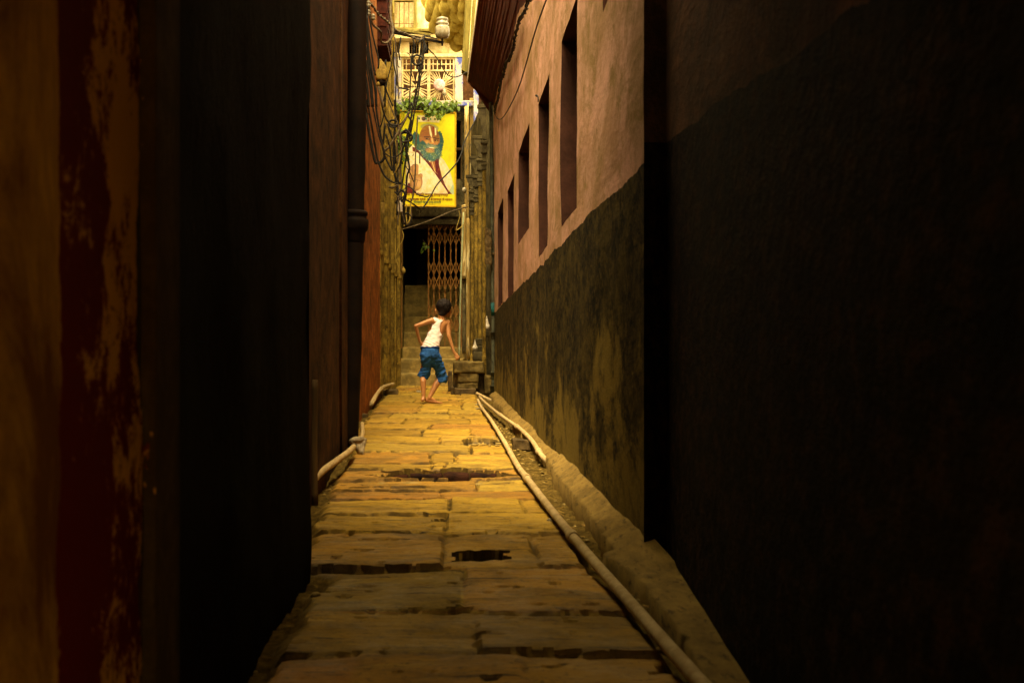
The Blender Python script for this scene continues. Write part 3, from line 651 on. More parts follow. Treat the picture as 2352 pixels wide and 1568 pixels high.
# carved columns
colx = [1112, 1102.5, 1093.5, 1084.5]; colY = [16.45, 17.4, 18.3, 19.2]; capy = [388, 425, 462, 492]; topx = [1104, 1093.5, 1086, 1078]; topy = [249, 320, 366, 409]
for i in range(4):
    Yd = colY[i]; s = Yd / FPX; c0 = P(colx[i], 812, Yd); zc = P(0, capy[i], Yd).z; zt_ = P(0, topy[i], Yd).z; hw = 3.9 * s
    bm = NB(); box(bm, c0.x - hw, c0.x + hw, Yd - hw, Yd + hw, .3, zc, .012)
    for k in (-1, 0, 1): box(bm, c0.x + k * hw * .55 - .006, c0.x + k * hw * .55 + .006, Yd - hw - .006, Yd - hw + .01, .6, zc - .05)
    box(bm, c0.x - hw * 1.3, c0.x + hw * 1.3, Yd - hw * 1.3, Yd + hw * 1.3, .25, .55, .015)
    col = obj('column', bm, M['ochre'], fb)
    bm = NB()
    for (k0, k1, wf) in ((-.02, .05, 1.35), (.05, .09, 1.7), (.10, .22, 1.15), (.22, .28, 1.9), (.28, .36, 1.6), (.36, .40, 2.1)):
        box(bm, c0.x - hw * wf, c0.x + hw * wf, Yd - hw * wf, Yd + hw * wf, zc + k0, zc + k1, .006)
    obj('capital', bm, M['stone'], col)
    # bracket reaching into the alley, stepped like corbels
    tx = P(topx[i], 0, Yd).x; bm = NB(); n_ = 5; z_lo = zc + .42; H_ = zt_ - z_lo
    fr = [(.0, .16, .15), (.16, .30, .35), (.30, .55, .40), (.55, .72, .75), (.72, .90, .65), (.90, 1.0, 1.0)]
    xr_b = c0.x + hw * 1.2; xn = c0.x - hw * .6; xt = tx - 6.0 * s; prof = [(xr_b, z_lo), (xn, z_lo)]
    for u0 in np.linspace(0, 1, 9): prof.append((xn + (xt - xn) * (u0 * .45 + .08 * math.sin(u0 * 9)), z_lo + H_ * .55 * u0))
    prof += [(xn + (xt - xn) * .62, z_lo + H_ * .56), (xn + (xt - xn) * .62, z_lo + H_ * .64), (xn + (xt - xn) * .80, z_lo + H_ * .66), (xn + (xt - xn) * .95, z_lo + H_ * .82), (xt, z_lo + H_ * .84), (xt, zt_ - .003), (xr_b, zt_ - .003)]
    g1 = [bm.verts.new((x_, Yd - hw * 1.2, z_)) for x_, z_ in prof]; g2 = [bm.verts.new((x_, Yd + hw * 1.2, z_)) for x_, z_ in prof]
    bm.faces.new(g1); bm.faces.new(g2[::-1])
    for a2 in range(len(prof)): b3 = (a2 + 1) % len(prof); bm.faces.new((g1[a2], g1[b3], g2[b3], g2[a2]))
    box(bm, tx - 8 * s, c0.x + hw * 1.4, Yd - hw * 1.5, Yd + hw * 1.5, zt_ - .003, zt_ + .05, .008, .004)
    obj('bracket', bm, M['stone'], col)

# ---- stone plinth with broken brick courses
sp2 = empty('stone_plinth', (.3, 16.4, 0), 'crumbling stone and brick plinth block beside the stairs', 'plinth')
def blk(pa, pc, ya, yb_, Yd, dep, m, name, sd_, amp=.014):
    a_, b_ = P(pa, yb_, Yd), P(pc, ya, Yd); bm = NB(); rough_block(bm, a_.x, b_.x, Yd, Yd + dep, max(a_.z, -.05), b_.z, amp, .03, sd_); obj(name, bm, m, sp2, True)
blk(1041, 1113, 830, 857, 16.2, 1.4, M['plinth'], 'top_slab', 1); blk(1051, 1100, 856.5, 879, 16.215, 1.3, M['plinth'], 'brick_row', 2)
blk(1041, 1112, 858, 906, 16.33, 1.0, M['brick'], 'core', 12)
blk(1050, 1099, 879, 893, 16.22, 1.3, M['plinth'], 'brick_row', 3); blk(1044, 1094, 892, 910, 16.1, 1.3, M['brick'], 'brick_row', 5)
blk(1029, 1038.5, 852, 899, 16.6, .3, M['brick'], 'end_post', 4, .006); blk(1036, 1042, 888, 908, 16.3, .25, M['brick'], 'loose_stone', 6)
blk(1099, 1112, 858, 905, 16.35, .8, M['brick'], 'loose_stone', 7)
blk(1113, 1140, 862, 905, 16.25, .25, M['plinth'], 'side_block', 9)
# little shrine finials on the plinth
def finial(px, py, Yd, r, h, label):
    p = P(px, py, Yd); o = empty('stone_finial', p, label, 'finial', 'stone finials on the plinth')
    bm = NB(); lathe(bm, p, [(r * .8, 0), (r, h * .12), (r * .95, h * .3), (r * .55, h * .42), (r * .6, h * .5), (r * .35, h * .62), (r * .38, h * .7), (r * .14, h * .85), (r * .04, h)], 20); obj('pot_finial', bm, M['white'], o, True)
    bm = NB(); rough_block(bm, p.x - r * 1.0, p.x + r * 1.0, Yd - r, Yd + r, p.z - r * 1.9, p.z - .004, .006, .03, px); obj('base_block', bm, M['stone'], o, True)
finial(1118, 757, 16.9, .058, .21, 'larger pot shaped stone finial behind the grey drainpipe')
finial(1091, 803, 17.0, .042, .15, 'small pale pot finial at the left end of the plinth')
for (pa, pc, ya, yb_, Yd) in ((1093, 1114, 777, 793, 17.3), (1094, 1114, 793.6, 811, 17.2), (1087, 1110, 808, 829, 16.75)):
    a_, b_ = P(pa, yb_, Yd), P(pc, ya, Yd); bm = NB(); rough_block(bm, a_.x, b_.x, Yd, Yd + .3, a_.z, b_.z, .01, .03, pa)
    tag(obj('stone_block', bm, M['stone'], smooth=True), {1093: 'squared grey stone topmost in the small pile on the plinth', 1094: 'grey stone in the middle of the small pile on the plinth', 1087: 'pinkish stone block lowest and nearest on the plinth'}[pa], 'stone', 'stones piled on the plinth')

# ---- grey drainpipe at the end of the pink wall
gp = empty('grey_pipe', (.51, 15.9, 0), 'slim grey green drainpipe at the far end of the pink wall', 'pipe')
bm = NB(); tube(bm, [P(1133, 908, 15.9), P(1132.5, 700, 15.9), P(1130, 400, 15.9), P(1127, 235, 15.9)], .027, 14); obj('pipe', bm, M['gpipe'], gp, True)
for py, hh, rr in ((770, .10, .035), (862, .10, .036), (895, .12, .042)):
    p = P(1132.6, py, 15.9); bm = NB(); lathe(bm, p, [(rr * .8, -hh / 2), (rr, -hh / 2 + .01), (rr, hh / 2 - .01), (rr * 1.12, hh / 2 - .01), (rr * 1.12, hh / 2)], 16); obj('collar', bm, M['gpipe'], gp, True)
p = P(1132.3, 710, 15.9); bm = NB(); lathe(bm, p, [(.029, -.09), (.0295, .09)], 16); obj('teal_band', bm, M['teal'], gp, True)
bm = NB(); p = P(1131, 583, 15.87); box(bm, p.x - .06, p.x + .12, 15.84, 15.87, p.z - .012, p.z + .012, .003); rough_block(bm, p.x - .10, p.x - .02, 15.82, 15.92, p.z - .15, p.z + .35, .02, .03, 3); obj('clamp', bm, M['brick'], gp)

# pole leaning by the gate
bm = NB(); tube(bm, [P(1054.5, 831, 16.6), P(1059, 640, 16.9), P(1064.5, 488, 17.2)], .013, 9, wob=.1)
tag(obj('pole', bm, M['bamboo'], smooth=True), 'thin pale green pole standing on the plinth in front of the gate', 'pole')

# ================================================================ AWNING, EAVES, CANOPY
aw = empty('awning', (.4, 12, 4.2), 'sloping maroon board awning with a white edge over the pink wall', 'awning')
def lerp(a, b, f): return a + (b - a) * f
oF, oN = P(1075, 188, 16.0), P(1141, -297, 9.0); iF, iN = P(1128, 245, 16.2), P(1206, -2, 8.9); iN.x = .56; iF.x = .56
bm = NB(); NBd = 7
for k in range(NBd):
    f0, f1 = k / NBd, (k + .985) / NBd; up = Vector((0, 0, .03 + (.012 if k % 2 else 0)))
    q = [lerp(oF, iF, f0), lerp(oF, iF, f1), lerp(oN, iN, f1), lerp(oN, iN, f0)]
    dn_ = Vector((0, 0, -.004 * (k % 3)))
    v = [bm.verts.new(x + dn_) for x in q] + [bm.verts.new(x + up) for x in q]
    for f in ((3, 2, 1, 0), (4, 5, 6, 7), (0, 1, 5, 4), (1, 2, 6, 5), (2, 3, 7, 6), (3, 0, 4, 7)): bm.faces.new([v[i] for i in f])
obj('boards', bm, M['maroon'], aw)
bm = NB(); v = []
for d in (Vector((-.012, 0, -.01)), Vector((-.001, 0, -.01)), Vector((-.001, 0, .05)), Vector((-.012, 0, .05))): v.append((bm.verts.new(oF + d), bm.verts.new(oN + d)))
for i in range(4): j = (i + 1) % 4; bm.faces.new((v[i][0], v[j][0], v[j][1], v[i][1]))
bm.faces.new([a[0] for a in v]); bm.faces.new([a[1] for a in v]); obj('edge_strip', bm, M['white'], aw)
# dark fascia under far end
bm = NB()
a_ = [P(1074, 190, 16.02), P(1088, 205, 16.05), P(1104, 235, 16.1), P(1127, 262, 16.15), P(1130, 240, 16.15), P(1128, 244, 16.2)]
fv = [P(1074, 188, 16.03), P(1082, 198, 16.03), P(1092, 207, 16.03), P(1101, 222, 16.03), P(1110, 236, 16.03), P(1127, 262, 16.03), P(1129, 240, 16.03), P(1100, 205, 16.03)]
f1 = [bm.verts.new(x) for x in fv]; f2 = [bm.verts.new(x + Vector((0, .03, 0))) for x in fv]
bm.faces.new(f1); bm.faces.new(f2[::-1])
for i in range(len(fv)): j = (i + 1) % len(fv); bm.faces.new((f1[i], f1[j], f2[j], f2[i]))
obj('end_fascia', bm, M['maroon'], aw)
# olive eave boards
for nm, pts, Yd, lab in (('eave_board', [(1071, -40), (1086, -40), (1074, 168), (1060, 160)], 17.6, 'long olive wooden eave board left of the white edged awning'),
                         ('eave_board', [(1088, -40), (1097, -40), (1078, 180), (1074.5, 172)], 17.2, 'narrow ochre eave board tucked against the awning edge')):
    bm = NB(); a_ = [P(x, y, Yd) for x, y in pts]; f1 = [bm.verts.new(x) for x in a_]; f2 = [bm.verts.new(x + Vector((0, .25, 0))) for x in a_]
    bm.faces.new(f1); bm.faces.new(f2[::-1])
    for i in range(4): j = (i + 1) % 4; bm.faces.new((f1[i], f1[j], f2[j], f2[i]))
    tag(obj(nm, bm, M['olive']), lab, 'eave board', 'eave boards by the awning')
# scalloped stone canopy, tiers of hanging petals
cp = empty('scalloped_canopy', (0, 19, 6), 'tiered yellow canopy with scalloped petal edges high above the sign', 'canopy')
M['canopy'] = plain('yellow_limed_stone', (.50, .38, .08), (.34, .24, .04), 6, bmp=.5, fine=24)
edge0 = [(966, -45), (968, 2), (974, 30), (984, 55), (998, 77), (1015, 95), (1036, 110), (1058, 120), (1067, 124)]
for k in range(9):
    Yd = 19.6 - k * .22; bm = NB(); e2 = smooth_path([Vector((x + k * 7, y - k * 16, 0)) for x, y in edge0], 14); pts = []
    L = 0; prev = None
    low = []; 
    for i, q in enumerate(e2):
        if prev is not None: L += (q - prev).length
        prev = q; ph = (L / (34.0 + 5 * math.sin(k * 2.3)) + k * .37) % 1.0; lob = abs(math.sin(ph * math.pi)) ** .6 * (9 + 4 * math.sin(k * 1.9 + L * .07))
        tn_ = (e2[min(i + 1, len(e2) - 1)] - e2[max(i - 1, 0)]).normalized(); nn = Vector((-tn_.y, tn_.x, 0))
        x_ = q.x + nn.x * (lob - 6) ; y_ = q.y + nn.y * (lob - 6)
        low.append((min(x_, 1068), y_))
    top = [(min(q.x + 10, 1069), q.y - 30) for q in e2]
    vv = []
    for (lx, ly), (hx, hy) in zip(low, top):
        A_ = P(lx, ly, Yd); D_ = P(hx, hy, Yd - .25); Mid = (A_ + D_) / 2 + Vector((0, -.012, -.004))
        vv.append([bm.verts.new(A_), bm.verts.new(Mid), bm.verts.new(D_), bm.verts.new(D_ + Vector((0, .03, .05))), bm.verts.new(A_ + Vector((0, .05, .03)))])
    for i in range(len(vv) - 1):
        for j in range(5):
            try: bm.faces.new((vv[i][j], vv[i + 1][j], vv[i + 1][(j + 1) % 5], vv[i][(j + 1) % 5]))
            except ValueError: pass
    obj('petal_tier', bm, M['canopy'], cp)
# ================================================================ SIGN BOARD
ys_ = 20.15
sg = empty('sign_board', (0, ys_, 2.7), 'tall yellow painted sign with a white robed bearded man raising one palm', 'sign')
W_, H_ = 388, 664                       # paint cells
u = np.linspace(525, 1300, W_); v = np.linspace(150, 1475, H_); U_, V_ = np.meshgrid(u, v)
img = np.zeros((H_, W_, 3)); img[:] = (206, 198, 4)
wb = fbm(U_ / 100, V_ / 100, 3, 5)
def paint(mask, c): 
    global img
    img = img * (1 - mask[..., None]) + np.array(c, float) * mask[..., None]
def ell(cx, cy, rx, ry, ang=0, soft=.12, nz_=0):
    a = math.radians(ang); dx = U_ - cx; dy_ = V_ - cy; x = dx * math.cos(a) + dy_ * math.sin(a); y = -dx * math.sin(a) + dy_ * math.cos(a)
    d = np.sqrt((x / rx) ** 2 + (y / ry) ** 2)
    if nz_: d = d + nz_ * fbm(U_ / 100, V_ / 100, 6, int(cx) % 97)
    return np.clip((1 - d) / soft + .5, 0, 1)
def poly(pts):
    m = np.zeros(U_.shape, bool); n = len(pts)
    for i in range(n):
        (x0, y0), (x1, y1) = pts[i], pts[(i + 1) % n]
        if y0 == y1: continue
        c = ((V_ >= min(y0, y1)) & (V_ < max(y0, y1))); xi = x0 + (V_ - y0) * (x1 - x0) / (y1 - y0); m ^= c & (U_ < xi)
    return m.astype(float)
def cap(x0, y0, x1, y1, r, soft=4):
    dx, dy_ = x1 - x0, y1 - y0; t_ = np.clip(((U_ - x0) * dx + (V_ - y0) * dy_) / (dx * dx + dy_ * dy_), 0, 1)
    return np.clip((r - np.hypot(U_ - x0 - t_ * dx, V_ - y0 - t_ * dy_)) / soft + .5, 0, 1)
paint(poly([(770, 205), (1072, 205), (1072, 296), (770, 296)]), (226, 214, 160))
for cx, cc, r in ((850, (110, 20, 80), 27), (850, (60, 120, 60), 12), (790, (50, 110, 60), 14), (885, (40, 130, 90), 12), (948, (40, 150, 110), 12), (1052, (60, 90, 40), 16), (1010, (90, 90, 40), 16)): paint(ell(cx, 252, r, r, 0, .2), cc)
paint(poly([(915, 215), (921, 215), (922, 275), (914, 275)]), (150, 50, 20)); paint(ell(918, 275, 14, 10), (190, 120, 80))
# robe and shawl
paint(poly([(705, 622), (650, 672), (615, 850), (600, 1060), (585, 1300), (1272, 1300), (1274, 1180), (1215, 960), (1140, 830), (1060, 750), (900, 700)]), (226, 206, 166))
paint(poly([(1180, 1300), (1262, 1150), (1274, 1180), (1272, 1300)]) * .8, (150, 176, 140)); paint(poly([(1060, 750), (1140, 830), (1215, 960), (1250, 1080), (1180, 950), (1100, 850)]) * .6, (170, 182, 140))
paint(poly([(820, 1190), (960, 1240), (1040, 1300), (800, 1300)]) * .5, (180, 190, 150))
paint(np.clip(fbm(U_ / 100, V_ / 300, 2, 8) * 1.3, 0, .35) * poly([(705, 622), (615, 850), (585, 1300), (1272, 1300), (1215, 960), (900, 700)]), (190, 160, 115))
mar = (84, 10, 16)
paint(poly([(692, 645), (740, 662), (830, 740), (905, 820), (985, 905), (1030, 1000), (1100, 1075), (1190, 1235), (1250, 1300), (1195, 1300), (1180, 1262), (1060, 1085), (990, 985), (900, 870), (830, 790), (770, 730), (700, 712)]), mar)
paint(poly([(1030, 760), (1066, 800), (1066, 880), (1110, 1060), (1150, 1160), (1100, 1080), (1020, 985), (985, 890), (985, 820)]), mar)
paint(poly([(940, 850), (1000, 820), (1022, 960), (1018, 1005), (975, 935)]), (150, 92, 50)); paint(cap(970, 850, 1015, 1000, 4), (215, 190, 130))
# hair, beard and face
teal = (32, 70, 70); tl2 = (96, 110, 92)
for e in ((748, 545, 50, 86, 12), (735, 500, 38, 62, 0), (1085, 520, 40, 110, -12), (1080, 640, 38, 70, 0), (790, 620, 60, 80, 0)): paint(ell(*e, soft=.25, nz_=.5), teal)
paint(ell(935, 372, 125, 55, 5, .2), (150, 150, 90))
sk = ell(935, 530, 142, 195, -4, .06); paint(sk, (138, 90, 46))
paint(ell(870, 450, 70, 70, 0, 1.2) * .5 * sk, (120, 62, 20)); paint(ell(1040, 450, 40, 90, 0, 1.2) * .6 * sk, (96, 50, 20)); paint(ell(900, 600, 40, 40, 0, 1.2) * .6 * sk, (214, 168, 104)); paint(ell(1030, 600, 25, 40, 0, 1.2) * .4 * sk, (200, 140, 80))
paint(poly([(922, 352), (942, 350), (968, 470), (966, 515), (940, 470)]), (236, 216, 160)); paint(poly([(1005, 370), (1028, 385), (1030, 470), (1012, 480)]), (236, 216, 160)); paint(poly([(975, 350), (1004, 362), (1006, 440), (990, 495), (975, 440)]), (122, 44, 18))
for cx, cy, s_ in ((900, 500, 1), (1028, 520, -1)): paint(cap(cx - 38, cy + 6 * s_, cx + 32, cy + 4, 7), (56, 34, 20))
for cx, cy in ((908, 532), (1025, 548)): paint(ell(cx, cy, 34, 15, 6, .4), (110, 62, 34)); paint(ell(cx, cy, 26, 9, 6, .3), (34, 20, 14)); paint(ell(cx + 8, cy + 2, 6, 4, 0, .4), (200, 180, 150))
paint(cap(968, 530, 982, 590, 14, 14) * .8, (232, 186, 120)); paint(ell(972, 603, 36, 22, 0, .5), (190, 124, 66)); paint(cap(945, 616, 1000, 620, 4), (100, 50, 26))
bd = ell(955, 720, 148, 118, 6, .25, .4); paint(bd, teal); paint(ell(850, 640, 50, 80, -20, .3, .4), teal); paint(ell(1065, 660, 42, 70, 15, .3, .4), (30, 70, 74))
paint(ell(940, 690, 66, 34, 5, .4), (132, 88, 50)); paint(ell(968, 636, 78, 22, 6, .4, .3), tl2); paint(ell(965, 655, 36, 9, 5, .3), (226, 214, 180)); paint(ell(962, 668, 40, 8, 5, .4), (130, 60, 44))
paint(ell(960, 790, 70, 44, 0, .3, .4), (36, 78, 78)); paint(bd * np.clip(fbm(U_ / 60, V_ / 200, 16, 33) * 2.5 + .1, 0, .6), (180, 186, 150))
# raised hand and sleeve
paint(poly([(585, 1300), (640, 1150), (700, 1170), (760, 1300)]), (92, 16, 18))
hc = (170, 122, 74)
for f_ in ((690, 940, 690, 1060, 24), (715, 915, 720, 1060, 24), (757, 915, 752, 1060, 24), (672, 985, 672, 1080, 22), (812, 1045, 790, 1140, 26)): paint(cap(*f_), (120, 84, 54)); paint(cap(f_[0] + 3, f_[1] + 2, f_[2] + 3, f_[3], f_[4] - 5, 8), hc)
paint(ell(748, 1145, 88, 118, 8, .1), (128, 88, 58)); paint(ell(755, 1140, 72, 100, 8, .3), hc); paint(ell(785, 1155, 34, 66, 0, .8) * .7, (206, 164, 104)); paint(cap(700, 1095, 800, 1120, 3), (110, 72, 46)); paint(cap(735, 1220, 770, 1110, 3), (110, 72, 46))
paint(poly([(525, 1300), (1300, 1300), (1300, 1475), (525, 1475)]), (222, 206, 6)); paint(np.clip(fbm(U_ / 100, V_ / 100, 3, 61) * 1.4, 0, .25), (200, 170, 20))
for s_ in (0, 1):
    d = np.minimum(np.minimum(U_ - 525, 1300 - U_), np.minimum(V_ - 150, 1475 - V_)); 
paint(((d > 13) & (d < 18)).astype(float), (140, 70, 10)); paint((d < 6).astype(float), (190, 140, 10))
l_ = img / 255; l_ = np.where(l_ <= .04045, l_ / 12.92, ((l_ + .055) / 1.055) ** 2.4)
def SP(uu, vv): return np.array([(1450 + uu / 3.485) / 1.7415, (400 + vv / 3.485) / 1.7415])
pxs = (1450 + U_ / 3.485) / 1.7415; pys = (400 + V_ / 3.485) / 1.7415
# the board's top edge dips a little to the right as in the photo: real slight tilt of the panel
gx = (pxs - VX) * ys_ / FPX; gz = CAMH - (pys + (U_ - 525) / 775 * 5 * (1 - (V_ - 150) / 1325 * .5) - VY) * ys_ / FPX
co = np.stack([gx, np.full_like(gx, ys_), gz], -1).reshape(-1, 3); idx = np.arange(W_ * H_).reshape(H_, W_)
F = np.stack([idx[:-1, :-1], idx[1:, :-1], idx[1:, 1:], idx[:-1, 1:]], -1).reshape(-1, 4)
me = bpy.data.meshes.new('printed_panel'); me.vertices.add(len(co)); me.vertices.foreach_set('co', co.astype(np.float32).ravel())
me.loops.add(F.size); me.loops.foreach_set('vertex_index', F.ravel().astype(np.int32)); me.polygons.add(len(F))
me.polygons.foreach_set('loop_start', (np.arange(len(F)) * 4).astype(np.int32)); me.polygons.foreach_set('loop_total', np.full(len(F), 4, np.int32)); me.update()
at = me.attributes.new('paint', 'FLOAT_COLOR', 'POINT'); at.data.foreach_set('color', np.concatenate([l_, np.ones((H_, W_, 1))], -1).astype(np.float32).ravel())
t = NT('sign_print'); a_ = t.n('ShaderNodeAttribute'); a_.attribute_name = 'paint'
t.col(t.mix(t.ramp(t.noise(7, (1, 1, .4), 6, .7), [(.5, 0.0), (.9, .5)]), a_.outputs['Color'], (.10, .07, .02))); t.b.inputs['Roughness'].default_value = .7
link('printed_panel', me, t.m, sg)
bm = NB(); x0, x1, z0, z1 = gx.min(), gx.max(), gz.min(), gz.max()
box(bm, x0 + .003, x1 - .003, ys_ + .012, ys_ + .05, z0 + .03, z1 - .03, .004); obj('backing_board', bm, M['wood'], sg)
bm = NB(); q = [Vector(co[0]), Vector(co[W_ - 1]), Vector(co[-1]), Vector(co[-W_])]
for i in range(4): tube(bm, [q[i], q[(i + 1) % 4]], .011, 6)
M['frameyel'] = plain('yellow_frame', (.55, .34, .02), (.4, .22, .01), 12); obj('frame', bm, M['frameyel'], sg)
def text(s, uu, vv, hh, wd, c, nm):
    cu = bpy.data.curves.new(nm, 'FONT'); cu.body = s; cu.size = 1; cu.extrude = 0.004; cu.offset = 0.022; cu.align_x = 'LEFT'
    to = bpy.data.objects.new(nm, cu); C.objects.link(to); bpy.context.view_layer.update()
    me = bpy.data.meshes.new_from_object(to.evaluated_get(bpy.context.evaluated_depsgraph_get())); bpy.data.objects.remove(to); bpy.data.curves.remove(cu)
    if not len(me.vertices): return
    a = np.array([v_.co[:] for v_ in me.vertices]); mn, mxx = a.min(0), a.max(0)
    sc_u = ys_ / FPX / 3.485 / 1.7415; px, py = SP(uu, vv); base = P(px, py + (uu + wd / 2 - 525) / 775 * 3, ys_)
    for v_ in me.vertices:
        x, y, z = v_.co; fx = (x - mn[0]) / (mxx[0] - mn[0]) * wd * sc_u; fz = (y - mn[1]) / (mxx[1] - mn[1]) * hh * sc_u
        v_.co = Vector((base.x + fx, ys_ - .006 - z * .2, base.z + fz - fx * .012))
    m = plain('lettering_' + nm, c, c, 10); return link('lettering', me, m, sg)
text('अनंत श्री विभूषित जगद्गुरू रामानुजाचार्य', 585, 1335, 55, 610, (.16, .012, .012), 'upper')
text('परम पूज्य बालक स्वामी श्री केशवाचार्य जी महाराज', 560, 1402, 55, 695, (.16, .012, .012), 'middle')
text('श्रीलक्ष्मी वैकुण्ठ ट्रस्ट–वाराणसी', 705, 1440, 48, 390, (.01, .09, .05), 'lower')
text('।। श्रीमते रामानुजाय ।।', 820, 196, 18, 170, (.2, .03, .01), 'header')

# ================================================================ CREEPER
def leaves(name, spots, n, Yd, label, size=(.05, .10)):
    root = empty(name, spots[0], label, 'plant'); vs = []; fs = []
    bm2 = NB()
    for _ in range(n):
        s = rnd.choice(spots); c = s + Vector((rnd.gauss(0, .06), rnd.uniform(-.10, .04), rnd.gauss(0, .045))); L = rnd.uniform(*size)
        M3 = Matrix.Rotation(rnd.uniform(-.9, .9), 3, 'Y') @ Matrix.Rotation(rnd.uniform(-.9, .5), 3, 'X') @ Matrix.Rotation(rnd.uniform(-.8, .8), 3, 'Z')
        k = len(vs); pr = [(0, 0, 0), (.34, .05, .12), (.46, .02, -.18), (.28, .0, -.58), (0, -.06, -1.0), (-.28, .0, -.58), (-.46, .02, -.18), (-.34, .05, .12), (0, -.09, -.35)]
        for p in pr: vs.append(c + M3 @ (Vector(p) * L))
        for i in range(8): fs.append((k + 8, k + i, k + (i + 1) % 8))
        if rnd.random() < .4: tube(bm2, [c, c + Vector((0, .04, .05)), s + Vector((rnd.gauss(0, .03), .03, .08))], .003, 4, 3)
    me = bpy.data.meshes.new('foliage'); me.from_pydata(vs, [], fs); me.update(); link('foliage', me, M['leaf'], root)
    for i in range(len(spots) - 1): 
        if (spots[i] - spots[i + 1]).length < .6: tube(bm2, [spots[i], (spots[i] + spots[i + 1]) / 2 + Vector((0, .02, -.03)), spots[i + 1]], .008, 5, 4)
    obj('stem', bm2, M['stem'], root)
leaves('creeper', [P(x, y, 20.0) for x, y in ((918, 244), (928, 238), (936, 250), (948, 236), (958, 228), (968, 240), (978, 232), (990, 246), (996, 238), (1006, 250), (1014, 240), (1022, 252), (1034, 240), (1046, 246), (985, 258), (1000, 264), (1016, 262))], 200, 20, 'bright green creeper spilling over the top edge of the yellow sign')
leaves('shrub', [P(x, y, 20.0) for x, y in ((917, 300), (921, 318), (926, 330), (919, 345), (925, 360))], 110, 20, 'small leafy green shrub growing at the left edge of the yellow sign', (.04, .08))
leaves('fern_tuft', [P(x, y, 20.7) for x, y in ((973, 560), (976, 572))], 10, 20, 'small tuft of leaves inside the dark doorway beside the gate', (.04, .07))

# ================================================================ CABLES
ncab = [0]
seen_ = {}
def auto_label(pts, r, m):
    mid = pts[len(pts) // 2]; px = VX + mid.x * FPX / mid.y; py = VY - (mid.z - CAMH) * FPX / mid.y
    a_, b_ = pts[0], pts[-1]; xa = VX + a_.x * FPX / a_.y; xb = VX + b_.x * FPX / b_.y
    ya = VY - (a_.z - CAMH) * FPX / a_.y; yb_ = VY - (b_.z - CAMH) * FPX / b_.y
    col_ = {'cable': 'black', 'cablegrey': 'dusty grey', 'cableyel': 'old yellow'}[m]
    th = 'thin' if r < .0075 else 'thick' if r > .0105 else 'medium'
    ln = 'short' if abs(yb_ - ya) < 75 else 'long' if abs(yb_ - ya) > 190 else ''
    sl = 'slanting right' if xb - xa > .28 * abs(yb_ - ya) else 'slanting left' if xa - xb > .28 * abs(yb_ - ya) else 'hanging straight'
    bk = ('over the orange wall' if px < 872 else 'over the ochre wall' if px < 905 else 'over the sign face' if px > 935 and 255 < py < 470 else 'left of the sign' if 255 < py < 475 else 'before the balcony screen' if py < 255 else 'by the left doorpost')
    hh = 'at balcony height' if py < 235 else 'at portrait head height' if py < 350 else 'at raised palm height' if py < 440 else 'below the lettering'
    return ' '.join(f'{ln} {th} {col_} cable {sl} {bk}, {hh}'.split())
def cable(pts, r, m='cable', label=None, group='tangled cables', n=6, name='cable', wob=0.0, twist=0):
    bm = NB(); tube(bm, pts, r, 6, n, wob=wob)
    if twist:
        path = smooth_path(pts, 10); q = [p + Vector((math.cos(i * 1.1), 0, math.sin(i * 1.1))) * r * 1.6 for i, p in enumerate(path)]; tube(bm, q, r * .8, 5, 1)
    o = obj(name, bm, M[m], smooth=True); ncab[0] += 1
    tag(o, label or auto_label(pts, r, m), 'cable', group); return o
def cz(reg, pts, Y0, Y1=None):
    Y1 = Y1 or Y0; n = len(pts) - 1
    return [P(*reg(x, y), Y0 + (Y1 - Y0) * i / n) for i, (x, y) in enumerate(pts)]
# named cables
cable(cz(R4, [(250, -40), (270, 60), (300, 200), (310, 300), (350, 380), (430, 450), (470, 510), (455, 600), (500, 645), (570, 630), (630, 540), (640, 420), (610, 260), (605, 120), (625, -40)], 11.2, 12.4), .012, 'cablegrey', 'thick grey cable looping in a deep U beside the dark red shutter', None, 8)
cable(cz(R4, [(260, 10), (350, 100), (420, 210), (520, 290), (580, 350), (640, 400), (700, 460), (830, 500), (940, 560), (1040, 590), (1120, 550)], 11.2, 15), .008, 'cablegrey', 'twisted grey wire pair strung from the orange wall to the insulator', None, 6, twist=1)
cable([P(1060 / 1, 0, 0)] if 0 else cz(R1, [(1040, 545), (880, 510), (780, 545), (640, 500), (430, 430)], 15, 15.5), .009, 'cable', 'dark knotted wire reaching left from under the insulator', None, wob=.3)
cable(cz(R1, [(890, 650), (950, 720), (1020, 790), (1100, 920), (1170, 1030), (1250, 1075), (1340, 1065), (1465, 1000)], 15.6, 16.3), .008, 'cable', 'single black wire drooping from the cable bundle to the awning edge', None)
cable(cz(R1, [(850, 510), (780, 600), (840, 560), (890, 700), (820, 760), (770, 900), (800, 1100), (770, 1350), (720, 1568)], 15.6), .011, 'cable')
cable(cz(R2, [(1575, 280), (1490, 440), (1400, 640), (1385, 730), (1310, 880), (1180, 1030), (1100, 1110), (1020, 1210), (950, 1340), (860, 1480), (800, 1510), (720, 1460), (620, 1400), (540, 1380)], 16.8, 15.0), .010, 'cable', 'long black wire crossing the yellow sign from the carved brackets', None, 8)
cable(cz(R2, [(590, 1190), (680, 1230), (760, 1310), (880, 1350), (930, 1340)], 15.2), .008, 'cable', 'short black wire sagging across the lettering of the sign', None)
cable(cz(R3, [(375, 410), (520, 370), (700, 310), (900, 230), (1060, 160), (1230, 110), (1290, 95)], 15.0, 17.2), .009, 'cablegrey', 'pale wire stretched tight above the gate to the top of the pole', None)
cable(cz(R3, [(1170, 150), (1185, 220), (1160, 310), (1135, 400), (1150, 415), (1210, 370), (1240, 330)], 17.1), .006, 'cableyel', 'thin loop of yellow wire hanging beside the pole top', None)
